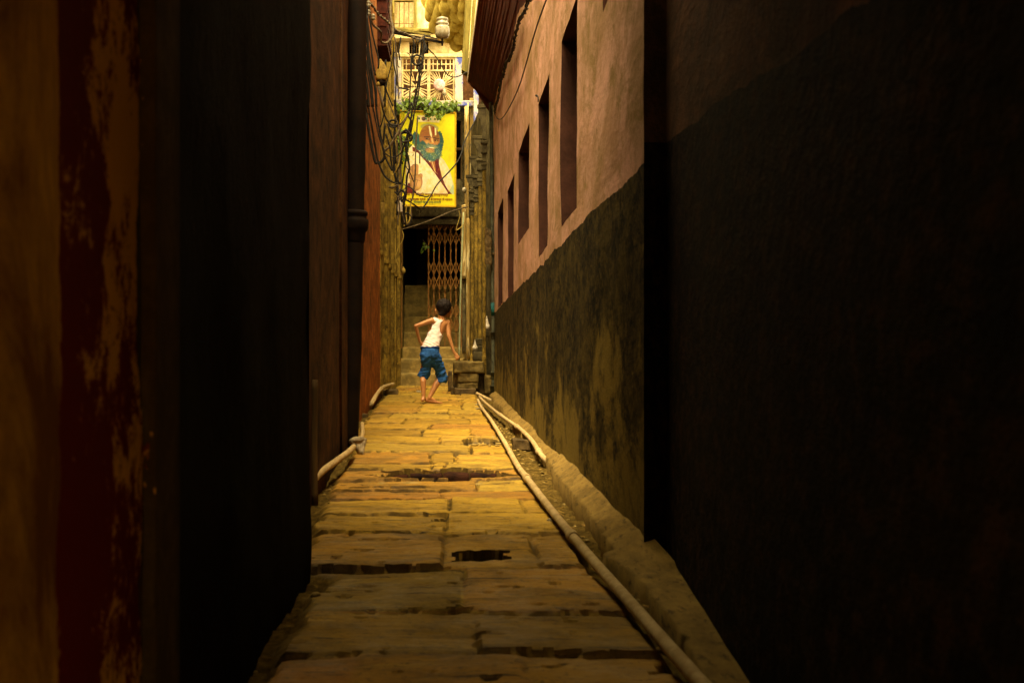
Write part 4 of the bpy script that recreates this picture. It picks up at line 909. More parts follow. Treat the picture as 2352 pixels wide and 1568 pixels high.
cable(cz(R3, [(400, 370), (440, 300), (430, 200), (440, 60)], 15.1), .009, 'cableyel', 'old yellow cable kinked below the left bottom corner of the sign', None)
cable(cz(R3, [(430, 350), (480, 280), (490, 180), (500, 40)], 15.2), .009, 'cableyel', 'second yellow cable just right of the kinked yellow one under the sign', None)
cable(cz(R3, [(380, 440), (400, 500), (380, 570), (330, 660), (290, 800), (330, 940), (320, 1010)], 14.8), .006, 'cableyel', 'thin pale wire straggling down the left doorpost', None)
# conduit-tied strands on the orange wall (R4/R5 regions)
strands4 = [
 ([(260, 90), (262, 300), (290, 520), (320, 760), (345, 960), (380, 1130)], 10.6), ([(285, 230), (330, 480), (380, 700), (430, 900), (420, 1030)], 11),
 ([(250, 240), (262, 600), (285, 850), (330, 1100), (380, 1330), (395, 1600)], 10.4), ([(245, 700), (280, 980), (320, 1250), (345, 1600)], 10.4),
 ([(240, 900), (270, 1130), (300, 1300), (330, 1600)], 10.3), ([(235, 1150), (265, 1400), (280, 1600)], 10.3),
 ([(420, 1300), (460, 1450), (500, 1600)], 11.3), ([(510, 1240), (560, 1400), (640, 1590)], 11.5), ([(640, 600), (650, 760), (620, 950), (560, 1200), (520, 1400), (480, 1600)], 12.2),
 ([(655, 520), (700, 800), (715, 980), (740, 1010)], 13), ([(660, 780), (655, 960), (690, 1150), (680, 1400), (685, 1600)], 13), ([(700, 1150), (720, 1300), (780, 1320), (880, 1340)], 13.6),
 ([(670, 560), (690, 900), (710, 1150), (730, 1480)], 13.2), ([(760, 560), (730, 760), (745, 900)], 14), ([(1110, 520), (1090, 800), (1050, 1050), (1000, 1350), (960, 1600)], 14.6),
 ([(1080, 560), (1040, 900), (1040, 1100), (980, 1400), (930, 1600)], 14.8), ([(940, 560), (960, 760), (920, 900), (900, 1300), (880, 1600)], 14.4), ([(1000, 600), (920, 830), (905, 1100), (890, 1450)], 14.4),
 ([(850, 790), (900, 840), (920, 1000), (900, 1250)], 14.4), ([(1120, 680), (1060, 1150), (1000, 1500), (985, 1600)], 15), ([(530, 900), (530, 1250), (520, 1600)], 12.4)]
for i, (pts, Yd) in enumerate(strands4):
    cable(cz(R4, pts, Yd), rnd.choice([.006, .008, .010, .012]), rnd.choice(['cable'] * 4 + ['cablegrey']), None, 'tangled cables' if Yd > 12.5 else 'cables down the orange wall', wob=.12)
strands5 = [
 ([(185, 0), (215, 250), (260, 520), (310, 760), (345, 800)], 10.3), ([(210, 0), (270, 300), (310, 560), (350, 760), (400, 890), (450, 970), (530, 1030)], 10.4), ([(270, 0), (330, 300), (370, 480), (430, 640), (430, 700)], 10.8),
 ([(320, 0), (345, 230), (390, 480), (420, 640), (460, 760), (530, 890)], 11.2), ([(390, 0), (430, 180), (500, 300), (600, 320)], 11.6), ([(480, 0), (540, 160), (600, 300), (640, 480), (640, 700)], 12.6),
 ([(560, 0), (570, 200), (560, 380), (545, 600), (560, 900), (600, 1200), (590, 1450)], 13.2), ([(590, 300), (640, 600), (640, 900), (640, 1200), (650, 1400)], 13.4), ([(830, 0), (800, 200), (765, 400), (720, 620), (690, 820), (650, 1100), (640, 1400)], 14.4),
 ([(770, 30), (720, 200), (640, 300), (560, 340), (500, 290)], 14), ([(790, 40), (760, 260), (700, 500), (640, 740), (640, 1000)], 14.2), ([(740, 130), (730, 200), (770, 280), (740, 420), (700, 600), (720, 700), (745, 860), (715, 960), (700, 1200), (660, 1400), (700, 1560)], 14.6),
 ([(850, 210), (830, 500), (820, 760), (820, 900), (790, 1200), (760, 1300), (770, 1450), (740, 1560)], 15.4), ([(875, 670), (876, 800)], 15.4), ([(430, 640), (500, 580), (560, 480), (610, 400), (690, 250), (745, 150)], 12.4),
 ([(430, 160), (400, 290), (375, 350), (385, 400)], 11.8), ([(345, 800), (400, 770), (430, 720), (425, 660)], 10.9), ([(520, 970), (570, 900), (620, 770), (630, 640)], 12.8), ([(530, 1030), (600, 1050), (640, 1030)], 12.9), ([(490, 1095), (540, 1100), (600, 1070)], 12.9),
 ([(660, 1050), (700, 1090), (640, 1200), (650, 1400), (690, 1550)], 13.5), ([(600, 1200), (620, 1350), (600, 1500), (600, 1568)], 13), ([(440, 670), (520, 720), (600, 700), (660, 620), (640, 450)], 12.4), ([(440, 300), (420, 500), (410, 560)], 11.8),
 ([(450, 430), (500, 600), (520, 800), (580, 980), (640, 1060)], 12), ([(700, 830), (760, 930), (800, 1030)], 15), ([(560, 420), (620, 440), (700, 380), (750, 420)], 13.5), ([(575, 900), (640, 800), (640, 700)], 13.1),
 ([(560, 1150), (600, 1180), (650, 1130), (690, 1200), (640, 1280)], 13.1), ([(570, 1300), (620, 1240), (680, 1300), (650, 1340)], 13.2), ([(585, 500), (600, 700), (615, 900), (610, 1100), (635, 1300)], 13.3), ([(470, 300), (520, 450), (560, 560), (575, 800)], 12.6)]
for i, (pts, Yd) in enumerate(strands5):
    w5 = Yd < 11.5
    cable(cz(R5, pts, Yd), rnd.choice([.007, .009, .011, .013]), rnd.choice(['cable'] * 5 + ['cablegrey'] + (['cableyel'] if i in (17, 18, 19, 20) else [])), None, 'cables down the orange wall' if w5 else 'tangled cables', wob=.15)
# coils
def coil(reg, cx, cy, rx, ry, Yd, turns, label, r=.009):
    pts = []
    for k in range(int(turns * 12) + 1):
        a = k / 12 * 2 * math.pi; j = 1 + .10 * math.sin(k * 1.7); px, py = reg(cx + math.cos(a) * rx * j, cy + math.sin(a) * ry * j); pts.append(P(px, py, Yd + .01 * k / 6))
    cable(pts, r, 'cable', label, 'coiled cables', 3, 'cable_coil')
coil(R4, 1010, 900, 75, 75, 14.4, 2.5, 'coil of black cable hanging in front of the balcony screen', .010)
coil(R5, 700, 470, 75, 62, 14.0, 2.2, 'large black cable coil overlapping the left edge of the yellow sign', .012)
coil(R5, 545, 300, 55, 45, 12.6, 2.1, 'small black cable coil just above the largest one', .009)
coil(R5, 640, 1180, 45, 50, 13.3, 2.0, 'small black cable coil low in the tangle near the sign lettering', .008)
coil(R3, 455, 270, 55, 85, 14.9, 1.8, 'narrow oval cable coil under the lower left corner of the sign', .008)
# wires along the pink wall
def wallpt(px, py): Yd = .525 * FPX / (px - VX); return P(px, py, Yd)
w1 = [wallpt(*RR(x, y)) for x, y in ((560, -120), (520, -20), (480, 60), (430, 180), (400, 330), (370, 385), (340, 470), (310, 600), (285, 710))]
for k, lab in enumerate(('braided black cable running high along the pink wall', 'thin second wire wrapped beside the braided cable on the pink wall')):
    q = [p + Vector((-.012 - .006 * math.sin(i * 2 + k * 3), 0, .02 * math.sin(i * 1.7 + k * 2.2))) for i, p in enumerate(smooth_path(w1, 3))]
    cable(q, .008 - .002 * k, 'cable', lab, None, 4, twist=1 - k)
cable([wallpt(*RR(x, y)) for x, y in ((640, -80), (600, 10), (540, 180), (500, 320), (460, 460), (430, 550), (385, 650), (330, 740), (298, 745), (280, 715))], .005, 'cable', 'thin wire curving down the pink wall to a loop by the awning', None)
cable([wallpt(*RR(x, y)) for x, y in ((553, 640), (552, 610), (545, 598), (535, 600), (545, 606))], .004, 'cable', 'tiny bent wire hook sticking out of the pink wall between windows', None, name='wire_hook')
# thin wire over the big drainpipe
cable(cz(conv(1200, 0, 1.3061), [(205, -20), (235, 150), (300, 380), (340, 560), (365, 620), (400, 790)], 7.2, 8.5), .003, 'cable', 'thin wire slanting down across the big black drainpipe', None)
# bamboo cross arm and insulator
bm = NB(); bar(bm, P(*R1(430, 405), 15.6), P(*R1(950, 490), 15.6), .03, .04); tag(obj('cross_arm', bm, M['olive']), 'upper olive wooden arm reaching out under the barred window', 'cross arm')
bm = NB(); bar(bm, P(*R1(440, 460), 15.7), P(*R1(1130, 600), 15.7), .028, .04); tag(obj('cross_arm', bm, M['pipe']), 'lower dark arm carrying the porcelain insulator', 'cross arm')
ins = empty('insulator', P(*R1(1110, 530), 15.5), 'white porcelain insulator standing at the end of the dark arm', 'insulator')
p = P(*R1(1112, 540), 15.55); bm = NB(); lathe(bm, p, [(.05, 0), (.088, .02), (.098, .06), (.100, .14), (.092, .16), (.076, .165), (.074, .18), (.086, .19), (.086, .215), (.070, .225), (.068, .24), (.080, .25), (.078, .275), (.05, .285)], 22); obj('body', bm, M['porcelain'], ins, True)
bm = NB(); tube(bm, [p + Vector((0, 0, -.10)), p + Vector((0, 0, .01))], .014, 8); obj('pin', bm, M['pipe'], ins)
# yellow plastic wrapped bundle on the orange wall
bg_ = empty('wrapped_bundle', P(*R4(450, 1000), 11.6), 'dirty yellow plastic bag tied over cables against the orange wall', 'bag')
p = P(*R4(465, 1200), 11.4); bm = NB(); s = 11.4 / FPX / 3.7333 / 1.7415
lathe(bm, p, [(78 * s, 0), (86 * s, 20 * s), (84 * s, 90 * s), (72 * s, 170 * s), (52 * s, 240 * s), (26 * s, 285 * s), (12 * s, 310 * s)], 18)
for v_ in bm.verts: v_.co += Vector((noise.noise(v_.co * 14), noise.noise(v_.co * 14 + Vector((5, 5, 5))), 0)) * .025
obj('bag', bm, M['bag'], bg_, True)
bm = NB(); lathe(bm, p + Vector((0, 0, -.03)), [(60 * s, -.02), (70 * s, 0), (66 * s, .028)], 14); obj('tarred_base', bm, M['pipe'], bg_, True)
p = P(*R4(420, 1270), 11.35); bm = NB(); lathe(bm, p, [(.004, -.02), (.018, -.012), (.021, .004), (.014, .02), (.007, .03)], 12); obj('knob', bm, M['bag'], bg_, True)
for i, (x, y) in enumerate(((275, 65), (272, 195), (345, 262))):
    p = P(*R4(x, y), 10.9); bm = NB(); lathe(bm, p, [(.010, -.03), (.022, -.02), (.022, -.006), (.014, 0), (.022, .006), (.022, .02), (.010, .03)], 12)
    tag(obj('reel_insulator', bm, M['porcelain'], smooth=True), ['topmost small porcelain reel beside the drainpipe', 'middle small porcelain reel beside the drainpipe', 'lowest small porcelain reel with the grey cable beside it'][i], 'insulator', 'small porcelain reels')

# pink and white disc on the balcony screen
p = P(1009, 195, 20.3); bm = NB(); lathe(bm, (0, 0, 0), [(.005, .03), (.06, .028), (.10, .015), (.105, 0), (.10, -.01), (.005, -.012)], 24)
bmesh.ops.rotate(bm, verts=bm.verts, cent=(0, 0, 0), matrix=Matrix.Rotation(R(90), 3, 'X')); bmesh.ops.translate(bm, verts=bm.verts, vec=p)
M['pinkwhite'] = plain('pink_white_enamel', (.72, .50, .46), (.55, .25, .22), 9, .5); tag(obj('enamel_plate', bm, M['pinkwhite'], smooth=True), 'round pinkish white plate hung on the balcony screen', 'plate')
p = P(*R1(1140, 1290), 20.25); bm = NB(); lathe(bm, p, [(.012, -.06), (.03, -.05), (.036, 0), (.022, .035), (.02, .06)], 14); tag(obj('light_bulb', bm, M['porcelain'], smooth=True), 'small unlit bulb hanging below the round plate', 'bulb')
p = P(*conv(1780, 380, 3.0136)(232, 1150), 19.0); bm = NB(); lathe(bm, p, [(.01, -.05), (.03, -.03), (.04, .01), (.03, .04), (.01, .05)], 14); tag(obj('light_bulb', bm, M['porcelain'], smooth=True), 'small pale bulb on the wall right of the sign bottom', 'bulb')

by_l = {}
for o_ in C.objects:
    if o_.name.startswith('cable') and 'label' in o_: by_l.setdefault(o_['label'], []).append(o_)
for lab_, os_ in by_l.items():
    if len(os_) > 1:
        os_.sort(key=lambda o_: np.mean([v_.co.x / v_.co.y for v_ in o_.data.vertices]))
        nm_ = ['leftmost', 'second from left', 'third from left', 'fourth from left', 'fifth from left', 'sixth from left']
        for i_, o_ in enumerate(os_):
            o_['label'] = lab_ + ', ' + ((['left one', 'right one'][i_]) if len(os_) == 2 else nm_[min(i_, 5)])
# ================================================================ CONDUITS ON THE GROUND
def conduit(pts, r, label, joints=(), name='conduit'):
    root = empty(name, pts[0], label, 'pipe'); bm = NB(); tube(bm, pts, r, 12, 8, wob=.03); obj('pipe', bm, M['pvc'], root, True)
    path = smooth_path(pts, 8)
    for j in joints:
        i = int(j * (len(path) - 2)); a, b = path[i], path[i + 1]; d = (b - a).normalized() * .03
        bm = NB(); tube(bm, [a - d, a - d * .9, a + d * .9, a + d], [r * 1.05, r * 1.35, r * 1.35, r * 1.05], 12, 2); obj('coupling', bm, M['pvc'], root, True)
def gp_(px, py, h=.03, Yd=None):
    """point at height h above the paving under this pixel"""
    Yd = Yd or FPX * (CAMH - h) / (py - VY); return P(px, py, Yd)
conduit([gp_(1097, 917), gp_(1106, 935), gp_(1128, 965), gp_(1160, 1017), gp_(1188, 1068), gp_(1210, 1097), gp_(1250, 1150), gp_(1300, 1213), gp_(1365, 1290), gp_(1440, 1375), gp_(1530, 1478), gp_(1625, 1585), gp_(1740, 1715)], .0145, 'long pale conduit running down the gutter towards the viewer', (.10, .43, .62))
conduit([gp_(1101, 911, .05), gp_(1115, 925), gp_(1140, 946), gp_(1165, 964), gp_(1195, 985), gp_(1222, 1012), gp_(1240, 1040), gp_(1262, 1066, -.02)], .0150, 'shorter pale conduit curving between the long one and the wall', (.35, .55, .86))
conduit([gp_(1095, 903, .06, 15.2), gp_(1131, 921, .06, 14.9)], .020, 'stub of thick pale pipe lying at the foot of the grey drainpipe')
conduit([gp_(711, 1112, .06), gp_(735, 1086, .07), gp_(770, 1060, .07), gp_(800, 1038, .07), gp_(812, 1026, .06)], .0165, 'bent pale conduit low on the brown wall at the left')
conduit([gp_(829, 1010, .05), gp_(833, 993, .04), gp_(832, 972, .02)], .0145, 'short upright conduit rising out of the rag knot')
conduit([gp_(848, 936, .0), gp_(856, 922, .06), gp_(867, 903, .09), gp_(880, 889, .12, 15.6), gp_(903, 882, .12, 16.6)], .026, 'pale conduit curving round the corner by the ochre wall', (.7,))
t = NT('knotted_rag'); t.col(t.mix(t.ramp(t.noise(30), [(.35, 0.0), (.7, 1.0)]), (.42, .34, .20), (.16, .12, .06))); t.bump(t.noise(40), .6)
bm = NB(); c0 = gp_(824, 1022, .05)
for k in range(5): tube(bm, [c0 + Vector((-.035 + k * .016, -.01, .035 + .01 * (k % 2))), c0 + Vector((-.02 + k * .012, -.03, -.0)), c0 + Vector((.005 + k * .006, -.02 - .01 * k, -.045)), c0 + Vector((.012 + k * .006, -.03, -.085))], [.018, .013, .010, .004], 8, 5, wob=.5)
tube(bm, [c0 + Vector((-.05, 0, .02)), c0 + Vector((0, -.03, .035)), c0 + Vector((.04, .0, .03))], .016, 8, 5, wob=.5)
tag(obj('rag', bm, t.m, smooth=True), 'grimy rag knotted round the joint of the left conduits', 'rag')

# ---------------- litter
def gz0(x, y):
    i = int(np.clip(np.searchsorted(Yv, y), 0, len(Yv) - 1)); j = int(np.clip(np.searchsorted(Xv, x), 0, len(Xv) - 1)); return float(H[i, j])
bm = NB(); lf = NB()
def pebble(bm, x, y, r, sd_):
    z = gz0(x, y); rr_ = bmesh.ops.create_icosphere(bm, subdivisions=2, radius=r)['verts']; sx, sy, sz = rnd.uniform(.8, 1.5), rnd.uniform(.7, 1.2), rnd.uniform(.45, .8)
    for v_ in rr_:
        k = 1 + .5 * noise.noise(v_.co * (1.2 / r) + Vector((sd_, sd_, 0))); v_.co = Vector((v_.co.x * sx * k + x, v_.co.y * sy * k + y, v_.co.z * sz * k + z + r * .3))
for i in range(260):
    y = rnd.uniform(2, 13) ** 1.0; x = float(XR(y)) + rnd.uniform(-.01, .16) if rnd.random() < .8 else float(XL(y)) + rnd.uniform(-.03, .06)
    pebble(bm, x, y, rnd.uniform(.003, .011), i)
for i in range(60): pebble(bm, rnd.uniform(.1, .45), rnd.uniform(7.2, 8.0), rnd.uniform(.006, .018), i)
for i in range(50): pebble(bm, rnd.uniform(-.95, -.3), rnd.uniform(16, 20), rnd.uniform(.006, .014), i)
tag(obj('rubble', bm, M['step'], smooth=True), kind='stuff')
for i in range(130):
    if rnd.random() < .55: y = rnd.uniform(2.5, 12); x = float(XR(y)) + rnd.uniform(-.02, .15)
    else: y = rnd.uniform(7.2, 8.1); x = rnd.uniform(.08, .42)
    L = rnd.uniform(.012, .035); a = rnd.uniform(0, 6.28); z = gz0(x, y) + .008; d = Vector((math.cos(a), math.sin(a), rnd.uniform(-.2, .3))) * L; s_ = Vector((-math.sin(a), math.cos(a), rnd.uniform(-.3, .3))) * L * rnd.uniform(.15, .4); c_ = Vector((x, y, z))
    q = [lf.verts.new(c_ + k) for k in (-d, s_ - d * .2, d * .7 + s_ * .5, d + Vector((0, 0, .006)), -s_ + d * .3, -s_ * .8 - d * .5)]; lf.faces.new(q)
M['dryleaf'] = plain('dry_leaf', (.42, .27, .06), (.2, .12, .03), 30); tag(obj('dry_leaf_litter', lf, M['dryleaf']), kind='stuff')
for i, (px, py, s_, lab) in enumerate(((963, 899, .035, 'crumpled white paper scrap beside the trailing foot'), (1099, 928, .03, 'white paper scrap by the start of the conduits'), (1099, 938, .022, 'smaller white paper scrap just below the other by the conduits'), (1283, 1047, .02, 'white bottle cap scrap beside the conduit end'), (1268, 1192, .018, 'white shard in the shadow of the long conduit'))):
    p = gp_(px, py, .01); bm = NB(); rr_ = bmesh.ops.create_icosphere(bm, subdivisions=2, radius=s_)['verts']
    for v_ in rr_: k = 1 + .8 * noise.noise(v_.co * 40 + Vector((i, i, i))); v_.co = Vector((v_.co.x * 1.3 * k + p.x, v_.co.y * k + p.y, max(v_.co.z * .45 * k, -.006) + gz0(p.x, p.y) + .012))
    tag(obj('paper_scrap', bm, M['porcelain']), lab, 'litter', 'white scraps on the ground')
bm = NB(); p = gp_(885, 905, .0); rough_block(bm, p.x - .22, p.x + .18, p.y - .1, p.y + .1, -.02, .065, .02, .03, 3); tag(obj('kerb_stone', bm, M['brick'], smooth=True), 'low dark brown stone lying by the conduit corner on the left', 'stone')
for i, (px, py, r_, lab) in enumerate(((836, 948, .035, 'small reddish stone near the left wall foot'), (815, 962, .025, 'smaller dark stone at the left wall foot'), (905, 1085, .0, ''), (1198, 1010, .06, 'rounded stone in the broken patch beside the conduits'), (1258, 1000, .07, 'upright mossy stone between conduit and mortar skirt'), (880, 1085, .05, 'lump of rubble at the left end of the trench'))):
    if not r_: continue
    p = gp_(px, py, .02); bm = NB(); rough_block(bm, p.x - r_, p.x + r_, p.y - r_, p.y + r_, gz0(p.x, p.y) - .01, gz0(p.x, p.y) + r_ * 1.1, r_ * .3, r_ * .3, i + 3)
    tag(obj('stone', bm, M['brick'], smooth=True), lab, 'stone', 'loose stones on the paving')
# ================================================================ THE BOY
YBOY = 13.25
boy = empty('person', P(985, 925, YBOY), 'barefoot boy in white vest and blue shorts running away half turned', 'person')
def Z(x, y, d=0.0): return P(*RB(x, y), YBOY) + Vector((0, d, 0))
KS = YBOY / FPX / 3.137 / 1.7415      # metres per zoom pixel
def cone(bm, a, b, ra, rb):
    """rounded cone between two points; radii may be (x, y, z)"""
    vs = []
    for c, r in ((a, ra), (b, rb)):
        r = r if hasattr(r, '__len__') else (r, r, r)
        q = bmesh.ops.create_uvsphere(bm, u_segments=16, v_segments=10, radius=1)['verts']
        for v in q: v.co = Vector((v.co.x * r[0], v.co.y * r[1], v.co.z * r[2])) + c
        vs += q
    res = bmesh.ops.convex_hull(bm, input=vs, use_existing_faces=False)
    dead = [g for g in res['geom_interior'] if isinstance(g, bmesh.types.BMVert)]
    bmesh.ops.delete(bm, geom=[v for v in dead if v.is_valid], context='VERTS')
    loose = [f for f in {f for v in vs if v.is_valid for f in v.link_faces} if False]
def limb(bm, pts, rs):
    for i in range(len(pts) - 1):
        b2 = bmesh.new(); cone(b2, pts[i], pts[i + 1], rs[i], rs[i + 1]); me = bpy.data.meshes.new('t'); b2.to_mesh(me); b2.free(); bm.from_mesh(me); bpy.data.meshes.remove(me)
def fuse(bm, vox, it=4, name='t'):
    me = bpy.data.meshes.new(name); bm.to_mesh(me); bm.free(); o = bpy.data.objects.new(name, me); C.objects.link(o)
    m = o.modifiers.new('r', 'REMESH'); m.mode = 'VOXEL'; m.voxel_size = vox; s = o.modifiers.new('s', 'SMOOTH'); s.iterations = it; s.factor = .5
    bpy.context.view_layer.update(); r = bpy.data.meshes.new_from_object(o.evaluated_get(bpy.context.evaluated_depsgraph_get())); bpy.data.objects.remove(o); return r
k = KS
head = Z(866, 252, .10); neck0 = Z(835, 372, .07); neck1 = Z(858, 320, .09)
chest = Z(800, 470, .06); belly = Z(735, 640, .02); pelv = Z(680, 790, -.02)
shL, shR = Z(712, 412, .02), Z(905, 440, .10)
elL, wrL, haL = Z(515, 485, -.10), Z(565, 680, -.03), Z(598, 722, -.01)
elR, wrR, haR = Z(925, 610, .06), Z(988, 800, .04), Z(1022, 852, .04)
hpL, hpR = Z(652, 830, -.03), Z(735, 840, .02)
knL, anL = Z(594, 1090, .05), Z(612, 1368, -.06)
knR, anR = Z(846, 1075, .13), Z(682, 1378, .0)
bm = NB()
limb(bm, [pelv, belly, chest, neck0 + Vector((0, 0, -.02))], [(86 * k, 62 * k, 55 * k), (88 * k, 62 * k, 60 * k), (98 * k, 66 * k, 75 * k), (45 * k, 45 * k, 30 * k)])
limb(bm, [shL, chest, shR], [37 * k, 60 * k, 42 * k])
limb(bm, [neck0, neck1, head + Vector((0, 0, -.04))], [46 * k, 40 * k, 42 * k])
limb(bm, [shL, elL, wrL], [34 * k, 24 * k, 17 * k]); limb(bm, [shR, elR, wrR], [37 * k, 27 * k, 18 * k])
limb(bm, [hpL, knL, Z(605, 1180, -.03), anL], [50 * k, 38 * k, 38 * k, 24 * k]); limb(bm, [hpR, knR, Z(765, 1215, .06), anR], [66 * k, 46 * k, 42 * k, 25 * k])
# head: skull, face turned away to the right, jaw, nose, ears
fd = Vector((.55, .83, -.06)).normalized(); sd2 = Vector((fd.y, -fd.x, 0)).normalized()
limb(bm, [head + Vector((0, 0, .01)), head + fd * .02 + Vector((0, 0, -.055))], [(.084, .092, .094), (.060, .062, .055)])
limb(bm, [head + fd * .085 + Vector((0, 0, -.01)), head + fd * .105 + Vector((0, 0, -.035))], [.010, .012])
limb(bm, [head + fd * .075 + Vector((0, 0, -.072)), head + fd * .08 + Vector((0, 0, -.092))], [.016, .02])
for x, y, d in ((757, 300, .10), (953, 312, .12)):
    limb(bm, [Z(x, y - 18, d), Z(x + (6 if x < 800 else -6), y + 22, d)], [(.011, .016, .018), (.009, .012, .012)])
# left hand on the hip: palm and fingers curling round the waist
limb(bm, [wrL, haL], [16 * k, (26 * k, 14 * k, 22 * k)])
for j in range(4): a = haL + Vector((.010 + .0, -.012, .020 - j * .014)); limb(bm, [a, a + Vector((.024 + .004 * (j % 2), -.004, -.006)), a + Vector((.040, .008, -.012))], [.0078, .0070, .0058])
limb(bm, [haL + Vector((-.008, .0, .012)), haL + Vector((.010, .016, .034))], [.009, .007])
# right hand hanging, loosely curled
limb(bm, [wrR, haR], [17 * k, (24 * k, 16 * k, 26 * k)])
for j in range(4):
    a = haR + Vector((-.006 + j * .010, -.008 + .004 * j, -.014 + .004 * j)); ln = (.9, 1.0, .95, .8)[j]
    limb(bm, [a, a + Vector((.012, -.004, -.022)) * ln, a + Vector((.008, .006, -.040)) * ln, a + Vector((-.004, .010, -.044)) * ln], [.0080, .0074, .0066, .0058])
limb(bm, [haR + Vector((-.012, 0, .006)), haR + Vector((-.018, -.006, -.018)), haR + Vector((-.008, -.008, -.032))], [.009, .008, .0065])
# feet
def foot(an, heel, ball, toe, w0, z0):
    limb(bm, [an, heel], [24 * k, (.023, .026, .020)]); limb(bm, [heel, ball], [(.024, .027, .020), (.022, .035, .013)]); limb(bm, [an, ball], [22 * k, (.018, .028, .012)])
    d = (toe - ball); side = Vector((-d.y, d.x, 0)).normalized() if Vector((d.x, d.y, 0)).length > 1e-4 else Vector((0, 1, 0))
    for j in range(5):
        o_ = side * (.026 - j * .0125); ln = (1.0, .98, .88, .76, .62)[j]; limb(bm, [ball + o_ * .9, ball + d * ln + o_ + Vector((0, 0, -.004))], [.011, (.0085 if j else .0115)])
foot(anR, Z(652, 1418, .01), Z(775, 1438, .03), Z(845, 1447, .04), 0, 0)
foot(anL, Z(600, 1405, -.08), Z(622, 1395, .02), Z(640, 1402, .06), 0, 0)
body = fuse(bm, .0055, 3, 'body')
t = NT('brown_skin'); t.col(t.mix(t.ramp(t.noise(12), [(.3, 0.0), (.7, 1.0)]), (.44, .20, .065), (.33, .135, .040))); t.b.inputs['Roughness'].default_value = .45; t.b.inputs['Specular IOR Level'].default_value = .4
t.b.inputs['Subsurface Weight'].default_value = .08; t.b.inputs['Subsurface Radius'].default_value = (.02, .008, .004)
link('body', body, t.m, boy, True)
# eyes and mouth on the turned-away face
M['eye'] = plain('eye_dark', (.02, .012, .01), (.02, .01, .01), 20, .3)
for s_ in (-1, 1):
    bm = NB(); p = head + fd * .084 + sd2 * s_ * .03 + Vector((0, 0, .006)); limb(bm, [p, p + sd2 * .006], [.008, .007]); obj('eye', bm, M['eye'], boy, True)
# hair
bm = NB(); limb(bm, [head + Vector((-.004, -.006, .026)), head + Vector((0, -.022, -.006))], [(.094, .100, .086), (.080, .076, .072)]); limb(bm, [head + Vector((0, -.03, -.02)), Z(845, 335, .045)], [(.072, .06, .05), (.045, .03, .02)])
hm = fuse(bm, .006, 3, 'hair'); b2 = bmesh.new(); b2.from_mesh(hm)
for v in b2.verts:
    q = v.co - head; f = noise.noise(v.co * 60) * .004 + noise.noise(Vector((v.co.x * 150, v.co.y * 150, v.co.z * 40))) * .003; v.co += q.normalized() * f
kill = [v for v in b2.verts if (v.co - head).dot(fd) > .052 and (v.co - head).z < .045 or ((v.co - head).z < -.012 and (v.co - head).dot(fd) > .010)]
bmesh.ops.delete(b2, geom=kill, context='VERTS'); b2.to_mesh(hm); b2.free()
t = NT('black_hair'); t.col(t.mix(t.ramp(t.noise(90, (1, 1, .3)), [(.4, 0.0), (.7, 1.0)]), (.006, .004, .003), (.018, .011, .006))); t.b.inputs['Roughness'].default_value = .7; t.b.inputs['Specular IOR Level'].default_value = .12; t.bump(t.noise(120, (1, 1, .3)), .6, .004); link('hair', hm, t.m, boy, True)
# vest: a shell round the torso with deep armholes
bm = NB()
limb(bm, [Z(692, 745, -.01), belly, chest, Z(825, 400, .07)], [(112 * k, 86 * k, 30 * k), (96 * k, 72 * k, 60 * k), (104 * k, 76 * k, 72 * k), (50 * k, 60 * k, 24 * k)])
limb(bm, [Z(745, 405, .03), chest, Z(872, 420, .09)], [30 * k, 70 * k, 30 * k])
vm = fuse(bm, .006, 4, 'vest'); b2 = bmesh.new(); b2.from_mesh(vm)
ax0, ax1 = Z(692, 745, -.01), Z(825, 400, .07)
def toz(co):
    px = VX + co.x * FPX / co.y; py = VY - (co.z - CAMH) * FPX / co.y
    return (px * 1.7415 - 1500) * 3.137, (py * 1.7415 - 1150) * 3.137
for v in b2.verts:
    q = v.co; u_ = (q - ax0).dot((ax1 - ax0).normalized()); n_ = v.normal
    fo = noise.noise(Vector((q.x * 18 + q.z * 26, q.y * 10, q.z * 30 - q.x * 22))) * .004
    if u_ < .10: fo += math.sin(u_ * 190 + q.x * 30) * .004 * (1 - u_ / .10)
    v.co += n_ * fo
kill = []
for v in b2.verts:
    x, y = toz(v.co)
    arm_r = ((x - 895) / 82) ** 2 + ((y - 512) / 112) ** 2 < 1 or (x > 860 and y < 600 and x - 860 > (y - 395) * .0 + 25)
    arm_l = ((x - 655) / 60) ** 2 + ((y - 480) / 78) ** 2 < 1
    neckh = ((x - 838) / 58) ** 2 + ((y - 365) / 42) ** 2 < 1
    if arm_r or arm_l or neckh or y > 752 + 14 * math.sin(x * .03) or y < 368: kill.append(v)
bmesh.ops.delete(b2, geom=kill, context='VERTS')
isl = [f for f in b2.faces]; b2.to_mesh(vm); b2.free()
t = NT('white_cotton'); t.col(t.mix(t.ramp(t.noise(14), [(.4, 0.0), (.8, .5)]), (.74, .64, .58), (.5, .38, .30))); t.b.inputs['Roughness'].default_value = .95; t.bump(t.noise(300), .15, .002)
vo = link('vest', vm, t.m, boy, True); sm = vo.modifiers.new('s', 'SOLIDIFY'); sm.thickness = .004; sm.offset = 1
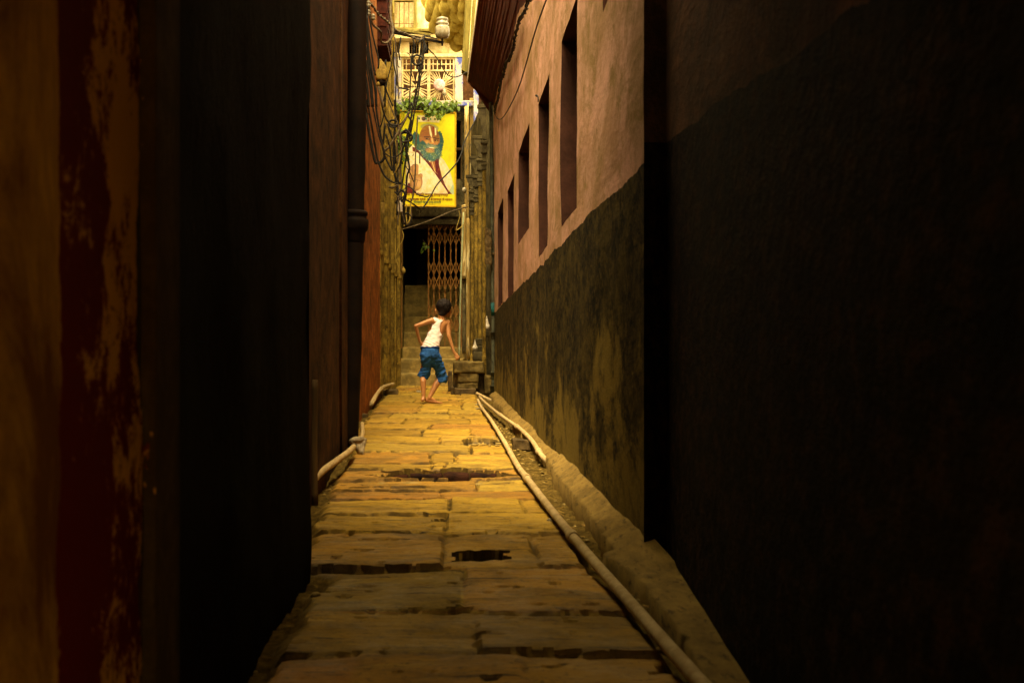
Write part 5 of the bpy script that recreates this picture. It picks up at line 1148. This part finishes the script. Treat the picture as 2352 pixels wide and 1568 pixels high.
# blue shorts
bm = NB()
limb(bm, [Z(690, 775, -.01), Z(690, 850, -.01)], [(108 * k, 94 * k, 34 * k), (118 * k, 98 * k, 60 * k)])
limb(bm, [Z(652, 850, -.02), Z(645, 1000, .03), Z(606, 1118, .05)], [(86 * k, 92 * k, 62 * k), (58 * k, 74 * k, 60 * k), (74 * k, 80 * k, 34 * k)])
limb(bm, [Z(735, 860, .0), Z(806, 1010, .08), Z(838, 1120, .11), Z(826, 1180, .11)], [(84 * k, 88 * k, 66 * k), (62 * k, 74 * k, 60 * k), (68 * k, 78 * k, 40 * k), (76 * k, 80 * k, 24 * k)])
sm_ = fuse(bm, .0065, 3, 'shorts'); b2 = bmesh.new(); b2.from_mesh(sm_)
for v in b2.verts:
    q = v.co; x, y = toz(q); fo = noise.noise(Vector((q.x * 20 - q.z * 30, q.y * 14, q.z * 34))) * .013 + noise.noise(Vector((q.x * 60, q.y * 40, q.z * 20))) * .004
    if y < 850: fo = noise.noise(Vector((q.x * 70, q.y * 70, q.z * 8))) * .007
    v.co += v.normal * fo
kill = []
for v in b2.verts:
    x, y = toz(v.co); lim = 1105 + (x - 520) * .38 if x < 712 else 1196 + 6 * math.sin(x * .05)
    if y > lim or y < 748: kill.append(v)
bmesh.ops.delete(b2, geom=kill, context='VERTS'); b2.to_mesh(sm_); b2.free()
t = NT('blue_denim_cotton'); t.col(t.mix(t.ramp(t.noise(16), [(.35, 0.0), (.7, 1.0)]), (.020, .105, .33), (.008, .042, .15))); t.bump(t.noise(220), .2, .002)
so = link('shorts', sm_, t.m, boy, True); s2 = so.modifiers.new('s', 'SOLIDIFY'); s2.thickness = .005; s2.offset = 1
bm = NB(); n_ = 22
ring = [Z(690 + 112 * math.cos(a), 757 + 8 * math.sin(a), -.01 + math.sin(a) * .075) for a in (2 * math.pi * i / n_ for i in range(n_ + 1))]
tube(bm, ring, .012, 8, 3, wob=.5); t = plain('blue_waistband', (.012, .05, .17), (.008, .03, .10), 40); obj('waistband', bm, t, boy, True)
